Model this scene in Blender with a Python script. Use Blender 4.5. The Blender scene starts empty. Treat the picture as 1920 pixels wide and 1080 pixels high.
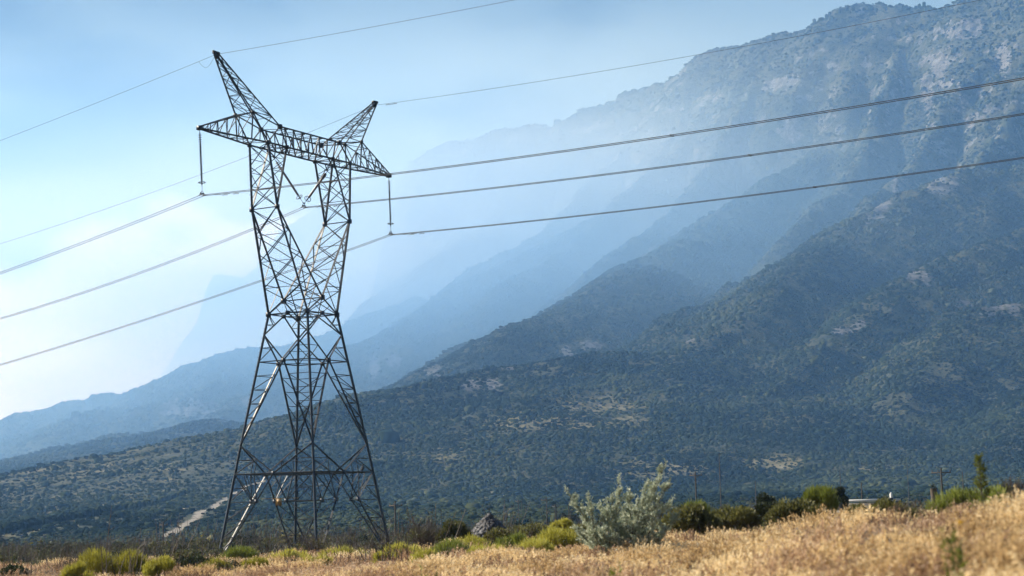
import bpy, math, random
import numpy as np
from mathutils import Vector, Matrix

random.seed(7)
rng = np.random.default_rng(11)
scene = bpy.context.scene
COL = scene.collection
PI = math.pi

# ------------------------------------------------------------------ camera
FPX, PITCH, ROLL = 3323.64, 0.1220, -0.0247          # focal length in 1920-wide pixels
FWD = np.array([0, math.cos(PITCH), math.sin(PITCH)])
_up = np.array([0, -math.sin(PITCH), math.cos(PITCH)]); _rt = np.array([1.0, 0, 0])
RGT = _rt*math.cos(ROLL) + _up*math.sin(ROLL)
UPV = -_rt*math.sin(ROLL) + _up*math.cos(ROLL)
cam = bpy.data.cameras.new('camera'); camo = bpy.data.objects.new('camera', cam); COL.objects.link(camo)
M4 = Matrix.Identity(4)
for i in range(3):
    M4[i][0] = RGT[i]; M4[i][1] = UPV[i]; M4[i][2] = -FWD[i]
camo.matrix_world = M4
cam.sensor_width = 36; cam.lens = FPX/1920*36
cam.clip_start = 0.1; cam.clip_end = 60000
cam.dof.use_dof = True; cam.dof.focus_distance = 160; cam.dof.aperture_fstop = 1.8
scene.camera = camo

# ------------------------------------------------------------------ world and sun
SUN_AZ, SUN_EL = math.radians(-70), math.radians(38)     # azimuth from +Y, to the left; in front of the camera
world = bpy.data.worlds.new('World'); scene.world = world; world.use_nodes = True
def build_world():
    nt = world.node_tree; N = nt.nodes; L = nt.links; N.clear()
    out = N.new('ShaderNodeOutputWorld'); bg = N.new('ShaderNodeBackground'); bg.inputs['Strength'].default_value = 0.05
    sky = N.new('ShaderNodeTexSky'); sky.sky_type = 'NISHITA'; sky.sun_disc = False
    sky.sun_elevation = SUN_EL; sky.sun_rotation = SUN_AZ
    sky.air_density = 1.2; sky.dust_density = .5; sky.ozone_density = 3.0
    tc = N.new('ShaderNodeTexCoord')
    mp = N.new('ShaderNodeMapping'); mp.inputs['Scale'].default_value = (1, 1, 1.7)
    L.new(tc.outputs['Generated'], mp.inputs['Vector'])
    n1 = N.new('ShaderNodeTexNoise'); n1.inputs['Scale'].default_value = 9; n1.inputs['Detail'].default_value = 9
    n1.inputs['Roughness'].default_value = 0.52; n1.inputs['Distortion'].default_value = 0.25
    L.new(mp.outputs['Vector'], n1.inputs['Vector'])
    sep = N.new('ShaderNodeSeparateXYZ'); L.new(tc.outputs['Generated'], sep.inputs[0])
    # cumulus bank low on the left: altitude + noise, thresholded
    def math_(op, a, b=None, c=None):
        m = N.new('ShaderNodeMath'); m.operation = op
        for k, v in enumerate((a, b, c)):
            if v is None: continue
            if isinstance(v, (int, float)): m.inputs[k].default_value = v
            else: L.new(v, m.inputs[k])
        return m.outputs[0]
    def ramp(v, a, b):
        m = N.new('ShaderNodeMapRange'); m.interpolation_type = 'SMOOTHSTEP'
        m.inputs['From Min'].default_value = a; m.inputs['From Max'].default_value = b
        L.new(v, m.inputs['Value']); return m.outputs[0]
    # top of bank: z about 0.17 at x=-0.05..-0.2, lower to the far left
    # the cumulus dome: elliptical about direction (-0.09, *, 0.10)
    hx = math_('MULTIPLY', math_('ADD', sep.outputs['X'], 0.12), 0.55)
    hz = math_('SUBTRACT', sep.outputs['Z'], 0.03)
    rad = math_('SQRT', math_('ADD', math_('MULTIPLY', hx, hx), math_('MULTIPLY', hz, hz)))
    edge = math_('SUBTRACT', 0.150, rad)
    f = math_('ADD', edge, math_('MULTIPLY', math_('SUBTRACT', n1.outputs['Fac'], 0.5), 0.13))
    mask = math_('MULTIPLY', ramp(f, 0.0, 0.020), ramp(sep.outputs['Y'], 0.2, 0.6))
    # thin veil
    mp2 = N.new('ShaderNodeMapping'); mp2.inputs['Scale'].default_value = (1, 1, 2.6); L.new(tc.outputs['Generated'], mp2.inputs['Vector'])
    n2 = N.new('ShaderNodeTexNoise'); n2.inputs['Scale'].default_value = 5; n2.inputs['Detail'].default_value = 6; n2.inputs['Roughness'].default_value = 0.5
    L.new(mp2.outputs['Vector'], n2.inputs['Vector'])
    low = ramp(sep.outputs['Z'], 0.42, 0.08)
    veil = math_('MULTIPLY', math_('ADD', math_('MULTIPLY', ramp(n2.outputs['Fac'], 0.38, 0.62), 0.45), 0.14), low)
    tint = N.new('ShaderNodeMix'); tint.data_type = 'RGBA'; tint.blend_type = 'MULTIPLY'; tint.inputs[0].default_value = 1.0
    L.new(sky.outputs[0], tint.inputs[6]); tint.inputs[7].default_value = (.31, .38, .48, 1)
    mx1 = N.new('ShaderNodeMix'); mx1.data_type = 'RGBA'; L.new(veil, mx1.inputs[0]); L.new(tint.outputs[2], mx1.inputs[6])
    mx1.inputs[7].default_value = (6.9, 9.0, 10.2, 1)
    mx2 = N.new('ShaderNodeMix'); mx2.data_type = 'RGBA'; L.new(mask, mx2.inputs[0]); L.new(mx1.outputs[2], mx2.inputs[6])
    mx2.inputs[7].default_value = (22.0, 18.0, 14.0, 1)
    L.new(mx2.outputs[2], bg.inputs['Color'])
    L.new(bg.outputs[0], out.inputs['Surface'])
build_world()
sd = bpy.data.lights.new('sun', 'SUN'); sd.energy = 5.0; sd.angle = math.radians(0.5); sd.color = (1.0, 0.96, 0.90)
so = bpy.data.objects.new('sun', sd); COL.objects.link(so)
SUNV = Vector((math.sin(SUN_AZ)*math.cos(SUN_EL), math.cos(SUN_AZ)*math.cos(SUN_EL), math.sin(SUN_EL)))
so.rotation_euler = SUNV.to_track_quat('Z', 'Y').to_euler()
vs = scene.view_settings; vs.view_transform = 'Standard'; vs.look = 'None'; vs.exposure = 1.2; vs.gamma = 1; vs.use_curve_mapping = False
cy = scene.cycles
cy.use_denoising = True
cy.max_bounces = 6; cy.diffuse_bounces = 2; cy.glossy_bounces = 2; cy.transmission_bounces = 3; cy.volume_bounces = 2; cy.transparent_max_bounces = 8
cy.volume_step_rate = 1.0; cy.volume_max_steps = 64
cy.sample_clamp_indirect = 4

# ------------------------------------------------------------------ helpers
def link(o): COL.objects.link(o); return o
def tag(o, label=None, cat=None, group=None, kind=None):
    if label: o['label'] = label
    if cat: o['category'] = cat
    if group: o['group'] = group
    if kind: o['kind'] = kind
    return o
def empty(name, loc=(0, 0, 0), rz=0.0):
    o = bpy.data.objects.new(name, None); o.location = loc; o.rotation_euler = (0, 0, rz); o.empty_display_size = 0.5
    return link(o)
def mesh_np(name, V, Fq, mat=None, parent=None, smooth=False, attrs=None):
    """V (n,3) array; Fq (m,k) array of equal-size faces, or a list of such arrays."""
    me = bpy.data.meshes.new(name)
    V = np.asarray(V, np.float32)
    if isinstance(Fq, list) and len(Fq) and isinstance(Fq[0], np.ndarray): fl = [np.asarray(f, np.int32) for f in Fq if len(f)]
    else: fl = [np.asarray(Fq, np.int32)]
    me.vertices.add(len(V)); me.vertices.foreach_set('co', V.ravel())
    nl = sum(f.size for f in fl); nf = sum(len(f) for f in fl)
    if nf:
        me.loops.add(nl); me.polygons.add(nf)
        me.loops.foreach_set('vertex_index', np.concatenate([f.ravel() for f in fl]))
        tot = np.concatenate([np.full(len(f), f.shape[1], np.int32) for f in fl])
        st = np.concatenate([[0], np.cumsum(tot)[:-1]]).astype(np.int32)
        me.polygons.foreach_set('loop_start', st)
        me.polygons.foreach_set('loop_total', tot)
        if smooth: me.polygons.foreach_set('use_smooth', np.ones(nf, bool))
    me.update(calc_edges=True)
    if attrs:
        for k, a in attrs.items():
            a = np.asarray(a, np.float32)
            at = me.attributes.new(k, 'FLOAT' if a.ndim == 1 else 'FLOAT_VECTOR', 'POINT')
            at.data.foreach_set('value' if a.ndim == 1 else 'vector', a.ravel())
    if mat: me.materials.append(mat)
    o = bpy.data.objects.new(name, me)
    if parent: o.parent = parent
    return link(o)

class MB:
    """collects shapes for ONE mesh"""
    def __init__(s): s.v = []; s.f4 = []; s.f3 = []; s.n = 0
    def add(s, V, F):
        V = np.asarray(V, float); F = np.asarray(F, int) + s.n
        (s.f4 if F.shape[1] == 4 else s.f3).append(F); s.v.append(V); s.n += len(V)
    def frame(s, a, b, ref=None):
        a = np.asarray(a, float); b = np.asarray(b, float); d = b-a; L = np.linalg.norm(d); d = d/max(L, 1e-9)
        r = np.array(ref if ref is not None else (0, 0, 1.0), float)
        if abs(r@d) > 0.95*np.linalg.norm(r): r = np.array([1.0, 0.3, 0])
        u = r-(r@d)*d; u /= np.linalg.norm(u); w = np.cross(d, u); return a, b, d, u, w
    def angle(s, a, b, w, t=None, ref=None):
        """L-section steel angle"""
        a, b, d, u, v = s.frame(a, b, ref); t = t or w*0.16
        prof = [(0, 0), (w, 0), (w, t), (t, t), (t, w), (0, w)]
        e1 = (u+v)/math.sqrt(2); e2 = (u-v)/math.sqrt(2)
        P = [(x-w*.3)*e1+(y-w*.3)*e2 for x, y in prof]
        V = [a+p for p in P]+[b+p for p in P]
        s.add(V, [(i, (i+1) % 6, (i+1) % 6+6, i+6) for i in range(6)])
        s.add(V, [(0, 1, 2, 3), (0, 3, 4, 5), (6, 9, 8, 7), (6, 11, 10, 9)])
    def box(s, c, sz, R=None):
        c = np.asarray(c, float); h = np.asarray(sz, float)/2
        P = np.array([(x, y, z) for z in (-1, 1) for x, y in ((-1, -1), (1, -1), (1, 1), (-1, 1))])*h
        if R is not None: P = P@np.asarray(R, float).T
        s.add(P+c, [(3, 2, 1, 0), (4, 5, 6, 7), (0, 1, 5, 4), (1, 2, 6, 5), (2, 3, 7, 6), (3, 0, 4, 7)])
    def tube(s, pts, rad, n=6, cap=True):
        pts = [np.asarray(p, float) for p in pts]; rr = rad if hasattr(rad, '__len__') else [rad]*len(pts)
        V = []; prev = None
        for i, p in enumerate(pts):
            d = pts[min(i+1, len(pts)-1)]-pts[max(i-1, 0)]; d = d/max(np.linalg.norm(d), 1e-9)
            if prev is None:
                r = np.array([0, 0, 1.0]) if abs(d[2]) < .9 else np.array([1.0, 0, 0])
                u = r-(r@d)*d
            else: u = prev-(prev@d)*d
            u /= np.linalg.norm(u); prev = u; w = np.cross(d, u)
            for k in range(n):
                a = 2*PI*k/n; V.append(p+rr[i]*(math.cos(a)*u+math.sin(a)*w))
        F = [(i*n+k, i*n+(k+1) % n, (i+1)*n+(k+1) % n, (i+1)*n+k) for i in range(len(pts)-1) for k in range(n)]
        s.add(V, F)
        if cap and rr[0] > 0:
            V0 = V[:n]; s.add(V0+[pts[0]], [(k, n, (k+1) % n) for k in range(n)][::-1])
        if cap and rr[-1] > 0:
            V0 = V[-n:]; s.add(V0+[pts[-1]], [(k, (k+1) % n, n) for k in range(n)])
    def build(s, name, mat, parent=None, smooth=False):
        F = []
        if s.f4: F.append(np.concatenate(s.f4))
        if s.f3: F.append(np.concatenate(s.f3))
        return mesh_np(name, np.concatenate(s.v) if s.v else np.zeros((0, 3)), F, mat, parent, smooth)

def ray(px, py): return FWD + RGT*(px-960)/FPX - UPV*(py-540)/FPX
def at_dist(px, py, r):
    """the world point that lies r metres away (on plan) along the line of sight px,py"""
    d = ray(px, py); return d*(r/math.hypot(d[0], d[1]))
def az_of(px, py=950): d = ray(px, py); return math.atan2(d[0], d[1])

# ---- noise
def _hash(ix, iy, seed):
    h = (ix.astype(np.int64)*374761393 + iy.astype(np.int64)*668265263 + seed*1442695041) & 0xffffffff
    h = ((h ^ (h >> 13))*1274126177) & 0xffffffff
    return (h ^ (h >> 16)) & 0xffff
def perlin(x, y, seed=0):
    x = np.asarray(x, float); y = np.asarray(y, float)
    x0 = np.floor(x); y0 = np.floor(y); fx = x-x0; fy = y-y0
    ix = x0.astype(np.int64); iy = y0.astype(np.int64)
    def g(dx, dy):
        a = _hash(ix+dx, iy+dy, seed)*(2*PI/65536)
        return np.cos(a)*(fx-dx)+np.sin(a)*(fy-dy)
    u = fx*fx*fx*(fx*(fx*6-15)+10); v = fy*fy*fy*(fy*(fy*6-15)+10)
    a = g(0, 0); b = g(1, 0); c = g(0, 1); d = g(1, 1)
    return ((a+(b-a)*u)*(1-v)+(c+(d-c)*u)*v)*1.5
def fbm(x, y, o=4, seed=0, gain=.5):
    s = 0; a = 1; t = 0
    for i in range(o): s = s+a*perlin(x*2**i+17.3*i, y*2**i-9.1*i, seed+i); t += a; a *= gain
    return s/t
def ridged(x, y, o=4, seed=0, gain=.5):
    s = 0; a = 1; t = 0
    for i in range(o): s = s+a*(1-2*np.abs(perlin(x*2**i+5.3*i, y*2**i+3.7*i, seed+i))); t += a; a *= gain
    return s/t
def sstep(t): t = np.clip(t, 0, 1); return t*t*(3-2*t)

# ------------------------------------------------------------------ materials
def newmat(name):
    m = bpy.data.materials.new(name); m.use_nodes = True; nt = m.node_tree; nt.nodes.clear()
    out = nt.nodes.new('ShaderNodeOutputMaterial'); return m, nt, out
def principled(nt, color=None, rough=.8, metal=0.0, spec=.3):
    b = nt.nodes.new('ShaderNodeBsdfPrincipled')
    if color: b.inputs['Base Color'].default_value = (*color, 1)
    b.inputs['Roughness'].default_value = rough; b.inputs['Metallic'].default_value = metal
    b.inputs['Specular IOR Level'].default_value = spec
    return b
def noise_mix(nt, cols, scale, detail=6, coord='Object', vec=None, rough=.6):
    """noise through a colour ramp"""
    N = nt.nodes; L = nt.links
    if vec is None:
        tc = N.new('ShaderNodeTexCoord'); vec = tc.outputs[coord]
    n = N.new('ShaderNodeTexNoise'); n.inputs['Scale'].default_value = scale; n.inputs['Detail'].default_value = detail; n.inputs['Roughness'].default_value = rough
    L.new(vec, n.inputs['Vector'])
    r = N.new('ShaderNodeValToRGB'); e = r.color_ramp.elements
    while len(e) < len(cols): e.new(0.5)
    for i, c in enumerate(cols):
        e[i].position = .3+.4*i/(len(cols)-1); e[i].color = (*c, 1)
    L.new(n.outputs['Fac'], r.inputs['Fac'])
    return r.outputs['Color'], n.outputs['Fac']
def simple_mat(name, cols, scale=8, rough=.7, metal=0.0, spec=.3, bump=0.0):
    m, nt, out = newmat(name); b = principled(nt, None, rough, metal, spec)
    c, f = noise_mix(nt, cols, scale); nt.links.new(c, b.inputs['Base Color'])
    if bump:
        bp = nt.nodes.new('ShaderNodeBump'); bp.inputs['Strength'].default_value = bump; bp.inputs['Distance'].default_value = .05
        nt.links.new(f, bp.inputs['Height']); nt.links.new(bp.outputs[0], b.inputs['Normal'])
    nt.links.new(b.outputs[0], out.inputs['Surface']); return m
def leaf_mat(name, cols, trans=.35, scale=3, tcol=None, perobj=True, rough=.55, tone=False):
    """foliage: diffuse + translucent, colour varies through the crown and by instance"""
    m, nt, out = newmat(name); N = nt.nodes; L = nt.links
    oi = N.new('ShaderNodeObjectInfo'); geo = N.new('ShaderNodeNewGeometry')
    if tone:
        r = N.new('ShaderNodeValToRGB'); e = r.color_ramp.elements
        while len(e) < len(cols): e.new(0.5)
        for i, c in enumerate(cols): e[i].position = i/(len(cols)-1); e[i].color = (*c, 1)
        at = N.new('ShaderNodeAttribute'); at.attribute_name = 'tone'; L.new(at.outputs['Fac'], r.inputs['Fac']); col = r.outputs['Color']
        if trans <= 0:
            b = principled(nt, None, 1, 0, 0); L.new(col, b.inputs['Base Color']); L.new(b.outputs[0], out.inputs['Surface']); return m
    elif perobj:
        r = N.new('ShaderNodeValToRGB'); e = r.color_ramp.elements
        while len(e) < len(cols): e.new(0.5)
        for i, c in enumerate(cols): e[i].position = i/(len(cols)-1); e[i].color = (*c, 1)
        add = N.new('ShaderNodeMath'); add.operation = 'MULTIPLY_ADD'; add.inputs[1].default_value = .45
        L.new(geo.outputs['Random Per Island'], add.inputs[0])
        mu = N.new('ShaderNodeMath'); mu.operation = 'MULTIPLY'; mu.inputs[1].default_value = .55
        L.new(oi.outputs['Random'], mu.inputs[0]); L.new(mu.outputs[0], add.inputs[2])
        L.new(add.outputs[0], r.inputs['Fac']); col = r.outputs['Color']
    else:
        col, _ = noise_mix(nt, cols, scale)
    b = principled(nt, None, rough, 0, .08 if tone else .35); L.new(col, b.inputs['Base Color'])
    t = N.new('ShaderNodeBsdfTranslucent'); L.new(col, t.inputs['Color'])
    mx = N.new('ShaderNodeMixShader'); mx.inputs[0].default_value = trans
    L.new(b.outputs[0], mx.inputs[1]); L.new(t.outputs[0], mx.inputs[2]); L.new(mx.outputs[0], out.inputs['Surface'])
    return m

def terrain_mat():
    m, nt, out = newmat('slope_ground'); N = nt.nodes; L = nt.links
    geo = N.new('ShaderNodeNewGeometry')
    def attr(n):
        a = N.new('ShaderNodeAttribute'); a.attribute_name = n; return a.outputs['Fac']
    def mix(f, a, b):
        x = N.new('ShaderNodeMix'); x.data_type = 'RGBA'
        if isinstance(f, float): x.inputs[0].default_value = f
        else: L.new(f, x.inputs[0])
        for i, c in ((6, a), (7, b)):
            if isinstance(c, tuple): x.inputs[i].default_value = (*c, 1)
            else: L.new(c, x.inputs[i])
        return x.outputs[2]
    pos = geo.outputs['Position']
    veg, vf = noise_mix(nt, [(.014, .021, .013), (.026, .034, .020), (.052, .055, .034), (.026, .035, .020)], 1/45, 8, vec=pos)
    fine, ff = noise_mix(nt, [(.35, .35, .35), (1, 1, 1), (1.5, 1.45, 1.3)], 1/5.0, 5, vec=pos)
    mm = N.new('ShaderNodeMix'); mm.data_type = 'RGBA'; mm.blend_type = 'MULTIPLY'; mm.inputs[0].default_value = .8
    L.new(veg, mm.inputs[6]); L.new(fine, mm.inputs[7]); vegc = mm.outputs[2]
    dry, df = noise_mix(nt, [(.06, .065, .035), (.13, .12, .07), (.21, .19, .13)], 1/14, 8, vec=pos)
    # rock: vertical streaks and level strata
    mp = N.new('ShaderNodeMapping'); mp.inputs['Scale'].default_value = (1, 1, .22); L.new(pos, mp.inputs['Vector'])
    rk, rf = noise_mix(nt, [(.035, .04, .03), (.06, .062, .062), (.145, .147, .15), (.085, .086, .088)], 1/16, 12, vec=mp.outputs['Vector'], rough=.75)
    mp3 = N.new('ShaderNodeMapping'); mp3.inputs['Scale'].default_value = (.12, .12, 1.6); L.new(pos, mp3.inputs['Vector'])
    st, sf = noise_mix(nt, [(.45, .45, .45), (1, 1, 1), (1.15, 1.13, 1.1)], 1/22, 6, vec=mp3.outputs['Vector'])
    mr = N.new('ShaderNodeMix'); mr.data_type = 'RGBA'; mr.blend_type = 'MULTIPLY'; mr.inputs[0].default_value = .7
    L.new(rk, mr.inputs[6]); L.new(st, mr.inputs[7]); rock = mr.outputs[2]
    # rough edges to the masks
    def edge(a, sc, lo, hi, k=1.0):
        n = N.new('ShaderNodeTexNoise'); n.inputs['Scale'].default_value = sc; n.inputs['Detail'].default_value = 7; L.new(pos, n.inputs['Vector'])
        ad = N.new('ShaderNodeMath'); ad.operation = 'ADD'; L.new(a, ad.inputs[0]); sc_ = N.new('ShaderNodeMath'); sc_.operation = 'MULTIPLY_ADD'; sc_.inputs[1].default_value = k; sc_.inputs[2].default_value = .5-.5*k
        L.new(n.outputs['Fac'], sc_.inputs[0]); L.new(sc_.outputs[0], ad.inputs[1])
        mr_ = N.new('ShaderNodeMapRange'); mr_.interpolation_type = 'SMOOTHSTEP'; mr_.inputs['From Min'].default_value = lo; mr_.inputs['From Max'].default_value = hi
        L.new(ad.outputs[0], mr_.inputs['Value']); return mr_.outputs[0]
    c = mix(edge(attr('dry'), 1/18, .85, 1.15), vegc, dry)
    c = mix(edge(attr('rock'), 1/16, .98, 1.12, 1.7), c, rock)
    c = mix(edge(attr('track'), 1/6, .95, 1.2), c, (.24, .22, .19))
    b = principled(nt, None, .95, 0, .1); L.new(c, b.inputs['Base Color'])
    bp = N.new('ShaderNodeBump'); bp.inputs['Strength'].default_value = 1.0; bp.inputs['Distance'].default_value = 5.0
    nb = N.new('ShaderNodeTexNoise'); nb.inputs['Scale'].default_value = 1/9; nb.inputs['Detail'].default_value = 6; nb.inputs['Roughness'].default_value = .7
    L.new(pos, nb.inputs['Vector']); L.new(nb.outputs['Fac'], bp.inputs['Height']); L.new(bp.outputs[0], b.inputs['Normal'])
    L.new(b.outputs[0], out.inputs['Surface']); return m
M_TERR = terrain_mat()
M_SOIL = simple_mat('dry_soil', [(.07, .05, .03), (.14, .10, .06), (.20, .15, .09)], .8, .95, bump=.6)
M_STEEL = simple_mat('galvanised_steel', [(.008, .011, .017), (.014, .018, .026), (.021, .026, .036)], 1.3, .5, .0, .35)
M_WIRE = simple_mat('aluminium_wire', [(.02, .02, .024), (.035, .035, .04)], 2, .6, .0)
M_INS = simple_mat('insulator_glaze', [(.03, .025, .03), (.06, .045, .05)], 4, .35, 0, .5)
M_WOOD = simple_mat('weathered_wood', [(.04, .035, .03), (.09, .075, .06)], 5, .9)
M_BARK = simple_mat('bark', [(.05, .04, .03), (.11, .09, .07)], 9, .9)
M_SIGN = simple_mat('sign_paint', [(.22, .12, .02), (.30, .17, .03)], 6, .5)
M_BLACK = simple_mat('black_paint', [(.01, .01, .01), (.02, .02, .02)], 6, .6)
M_STONE = simple_mat('grey_rubble', [(.02, .02, .024), (.055, .055, .06), (.16, .16, .165)], 1.6, .75)
M_CONC = simple_mat('pale_concrete', [(.45, .44, .42), (.65, .64, .62)], 1.5, .8)
M_FEATH = simple_mat('dark_feathers', [(.012, .01, .01), (.03, .025, .02)], 9, .8)

# ------------------------------------------------------------------ terrain heights (z = 0 is eye level)
AZ_T = [az_of(p) for p in (-400, 0, 500, 1000, 1400, 1650, 1920, 2300)]
CR_E = [-.0370, -.0370, -.0345, -.0275, -.0200, -.0145, -.0060, .000]           # slope of the grass crest seen from the eye
CR_R = [46, 46, 42, 37, 31, 27, 23, 21]
GR_H = .46
def base_z(a, r):
    drop = np.interp(a, [az_of(p) for p in (-400, 0, 350, 700, 1100, 1400)], [11, 8.5, 6.5, 3, .8, 0])
    return -3.55-drop*sstep((r-170)/230)+np.clip(r-450, 0, None)*.012+np.clip(r-1000, 0, None)*.02
def ground_z(x, y):
    x = np.asarray(x, float); y = np.asarray(y, float); r = np.hypot(x, y)+1e-6; a = np.arctan2(x, y)
    e = np.interp(a, AZ_T, CR_E); rc = np.interp(a, AZ_T, CR_R); zc = e*rc-GR_H
    near = -1.9+(zc+1.9)*sstep(np.clip(r/rc, 0, 1))
    plain = base_z(a, r)
    t = sstep((r-rc)/(95))
    z = np.where(r < rc, near, zc+(plain-zc)*t)
    und = fbm(x/7, y/7, 3, 5)*.12*sstep(r/10) + fbm(x/90, y/90, 3, 9)*np.clip(r/400, 0, 1)*1.2
    return z+und

RIDGES = [
 (.80, 14, [(1060,222,4550),(1000,300,4350),(920,385,4150),(840,445,4000),(760,505,3850),(700,560,3750)]),
 (.80, 14, [(1230,172,4250),(1180,262,3950),(1120,332,3750),(1050,402,3550),(980,452,3400),(900,502,3250),(830,560,3100)]),
 (.80, 14, [(1330,112,4120),(1290,202,3900),(1230,292,3700),(1180,352,3500),(1110,422,3300),(1030,482,3100),(950,532,2950)]),
 (.80, 14, [(1440,72,4000),(1410,162,3800),(1370,252,3600),(1310,332,3400),(1250,402,3200),(1180,462,3000),(1100,512,2850)]),
 (.80, 14, [(1700,22,3850),(1685,102,3650),(1665,172,3500),(1640,242,3350),(1600,302,3200),(1560,362,3050),(1500,422,2850),(1450,472,2700)]),
 (.85, 12, [(1980,60,3500),(1930,150,3300),(1890,230,3100),(1850,290,2950)]),  # (slope k, rounding c, [(px, py, distance), ...])
 (1.12, 30, [(2500,-260,3500),(2300,-200,3550),(2100,-130,3600),(1920,-50,3700),(1780,3,3800),(1680,15,3850),(1570,21,3900),(1480,56,3950),(1400,84,4050),(1340,96,4100),(1290,129,4150),(1200,174,4300),(1150,187,4400),(1100,190,4450),(1060,215,4500),(1030,232,4550),(950,238,4700),(920,258,4750),(860,268,4850),(800,292,5000),(740,310,5100),(700,420,5150),(670,520,5200),(640,600,5250)]),
 (.75, 18, [(1640,30,3850),(1600,110,3700),(1590,190,3550),(1610,260,3450),(1600,330,3300),(1500,400,3150),(1440,470,2950),(1390,520,2800)]),
 (.8, 16, [(1900,20,3600),(1840,120,3400),(1770,190,3300),(1740,240,3200),(1700,300,3050),(1660,350,2900),(1620,400,2700)]),
 (.66, 20, [(1400,95,4050),(1330,200,3850),(1270,280,3700),(1200,330,3550),(1120,400,3400),(1040,450,3250),(960,495,3150),(870,540,3050),(790,590,2950),(700,630,2900),(640,655,2900)]),
 (.7, 18, [(1150,195,4400),(1080,290,4150),(1000,360,4000),(900,430,3850),(820,480,3700),(740,540,3600)]),
 (.6, 24, [(1560,260,3500),(1480,330,3300),(1400,375,3150),(1330,410,3000),(1250,462,2800),(1170,512,2600),(1090,562,2450),(1000,600,2300),(930,642,2200),(860,692,2100),(790,740,2000),(730,790,1950)]),
 (.55, 24, [(780,560,3300),(640,618,3200),(560,640,3150),(480,651,3150),(420,661,3150),(350,690,3200),(250,728,3250),(130,745,3300),(60,768,3350),(0,805,3400),(-120,850,3400),(-300,900,3400)]),
 (.13, 40, [(430,870,1560),(410,905,1300),(385,945,1060),(360,978,820)]),
 (.20, 30, [(420,876,1640),(330,926,1380),(230,966,1150),(140,998,900)]),
 (.33, 30, [(520,890,1650),(400,886,1650),(300,886,1700),(250,892,1700),(180,916,1750),(120,944,1750),(60,964,1800),(0,978,1800),(-100,992,1800)]),
 (.22, 30, [(420,786,2500),(300,816,2450),(170,876,2400),(60,911,2400),(0,930,2400),(-100,951,2400)]),
 (.27, 60, [(1450,740,1950),(1380,700,1900),(1300,684,1880),(1230,669,1860),(1150,665,1840),(1080,674,1800),(1010,688,1760),(940,696,1720),(870,712,1680),(800,757,1600),(720,802,1520),(640,850,1440),(560,890,1380),(480,925,1320)]),
 (.62, 16, [(2200,200,3000),(1990,270,2900),(1920,298,2850),(1850,316,2800),(1780,334,2700),(1700,362,2600),(1620,405,2450),(1560,450,2330),(1500,500,2200),(1430,558,2050),(1370,600,1950),(1300,650,1880)]),
 (.66, 14, [(2100,330,2550),(1950,400,2400),(1880,422,2330),(1800,452,2230),(1740,492,2130),(1680,532,2030),(1620,582,1930),(1570,622,1850),(1500,690,1730),(1440,760,1600)]),
 (.6, 16, [(2200,420,2200),(2000,522,2000),(1900,562,1900),(1850,582,1850),(1780,642,1750),(1720,702,1640),(1690,762,1540),(1650,832,1430)]),
 (.4, 22, [(2300,600,1750),(2050,690,1650),(1950,760,1500),(1880,820,1350)]),
 (.26, 22, [(1360,800,1500),(1250,775,1480),(1130,775,1470),(1000,800,1420),(880,850,1350),(760,890,1250)]),
]
NA, NR = 1000, 940
A0, A1, R0, R1 = math.radians(-25), math.radians(25), 380.0, 6600.0
def build_far_heights():
    # coarse envelope of every ridge, then fine noise
    na, nr = 260, 300
    aa = np.linspace(A0-.06, A1+.06, na); lr = np.linspace(math.log(R0*.9), math.log(R1*1.05), nr)
    Aq, Lq = np.meshgrid(aa, lr, indexing='ij'); Rq = np.exp(Lq); X = Rq*np.sin(Aq); Y = Rq*np.cos(Aq)
    base = base_z(Aq, Rq)
    env = []
    for k, c, pts in RIDGES:
        P = []
        for (p0, p1) in zip(pts[:-1], pts[1:]):
            a = at_dist(*p0); b = at_dist(*p1); n = max(2, int(np.linalg.norm(b-a)/45))
            for i in range(n): P.append(a+(b-a)*i/n)
        P.append(at_dist(*pts[-1])); h = np.zeros(X.shape); dm = np.full(X.shape, 9e3) if not env else dm
        for p in P:
            rb = math.hypot(p[0], p[1]); b0 = float(base_z(math.atan2(p[0], p[1]), rb))
            hz = max(p[2]-b0, 5.0); d = np.sqrt((X-p[0])**2+(Y-p[1])**2+c*c)-c; dm = np.minimum(dm, d)
            kk = k if k > 1 else max(k, hz*1.28/(400 if k in (.80, .85) else 560)); sf = max(.07*hz, 3.0); h = np.maximum(h, sf*np.logaddexp(0, (hz-kk*d*(1-.22*np.clip(kk*d/hz, 0, 1)))/sf))
        if k > 1 or pts[0] == (1150, 195, 4400): h = h*sstep((Aq-az_of(590))/(az_of(790)-az_of(590)))
        env.append(h)
    S = 3.0; E = np.stack(env); sm = S*np.log1p((np.exp(E/S)-1).sum(0))
    hrel = sm
    return aa, lr, hrel, dm
aa_c, lr_c, H_c, D_c = build_far_heights()
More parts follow.
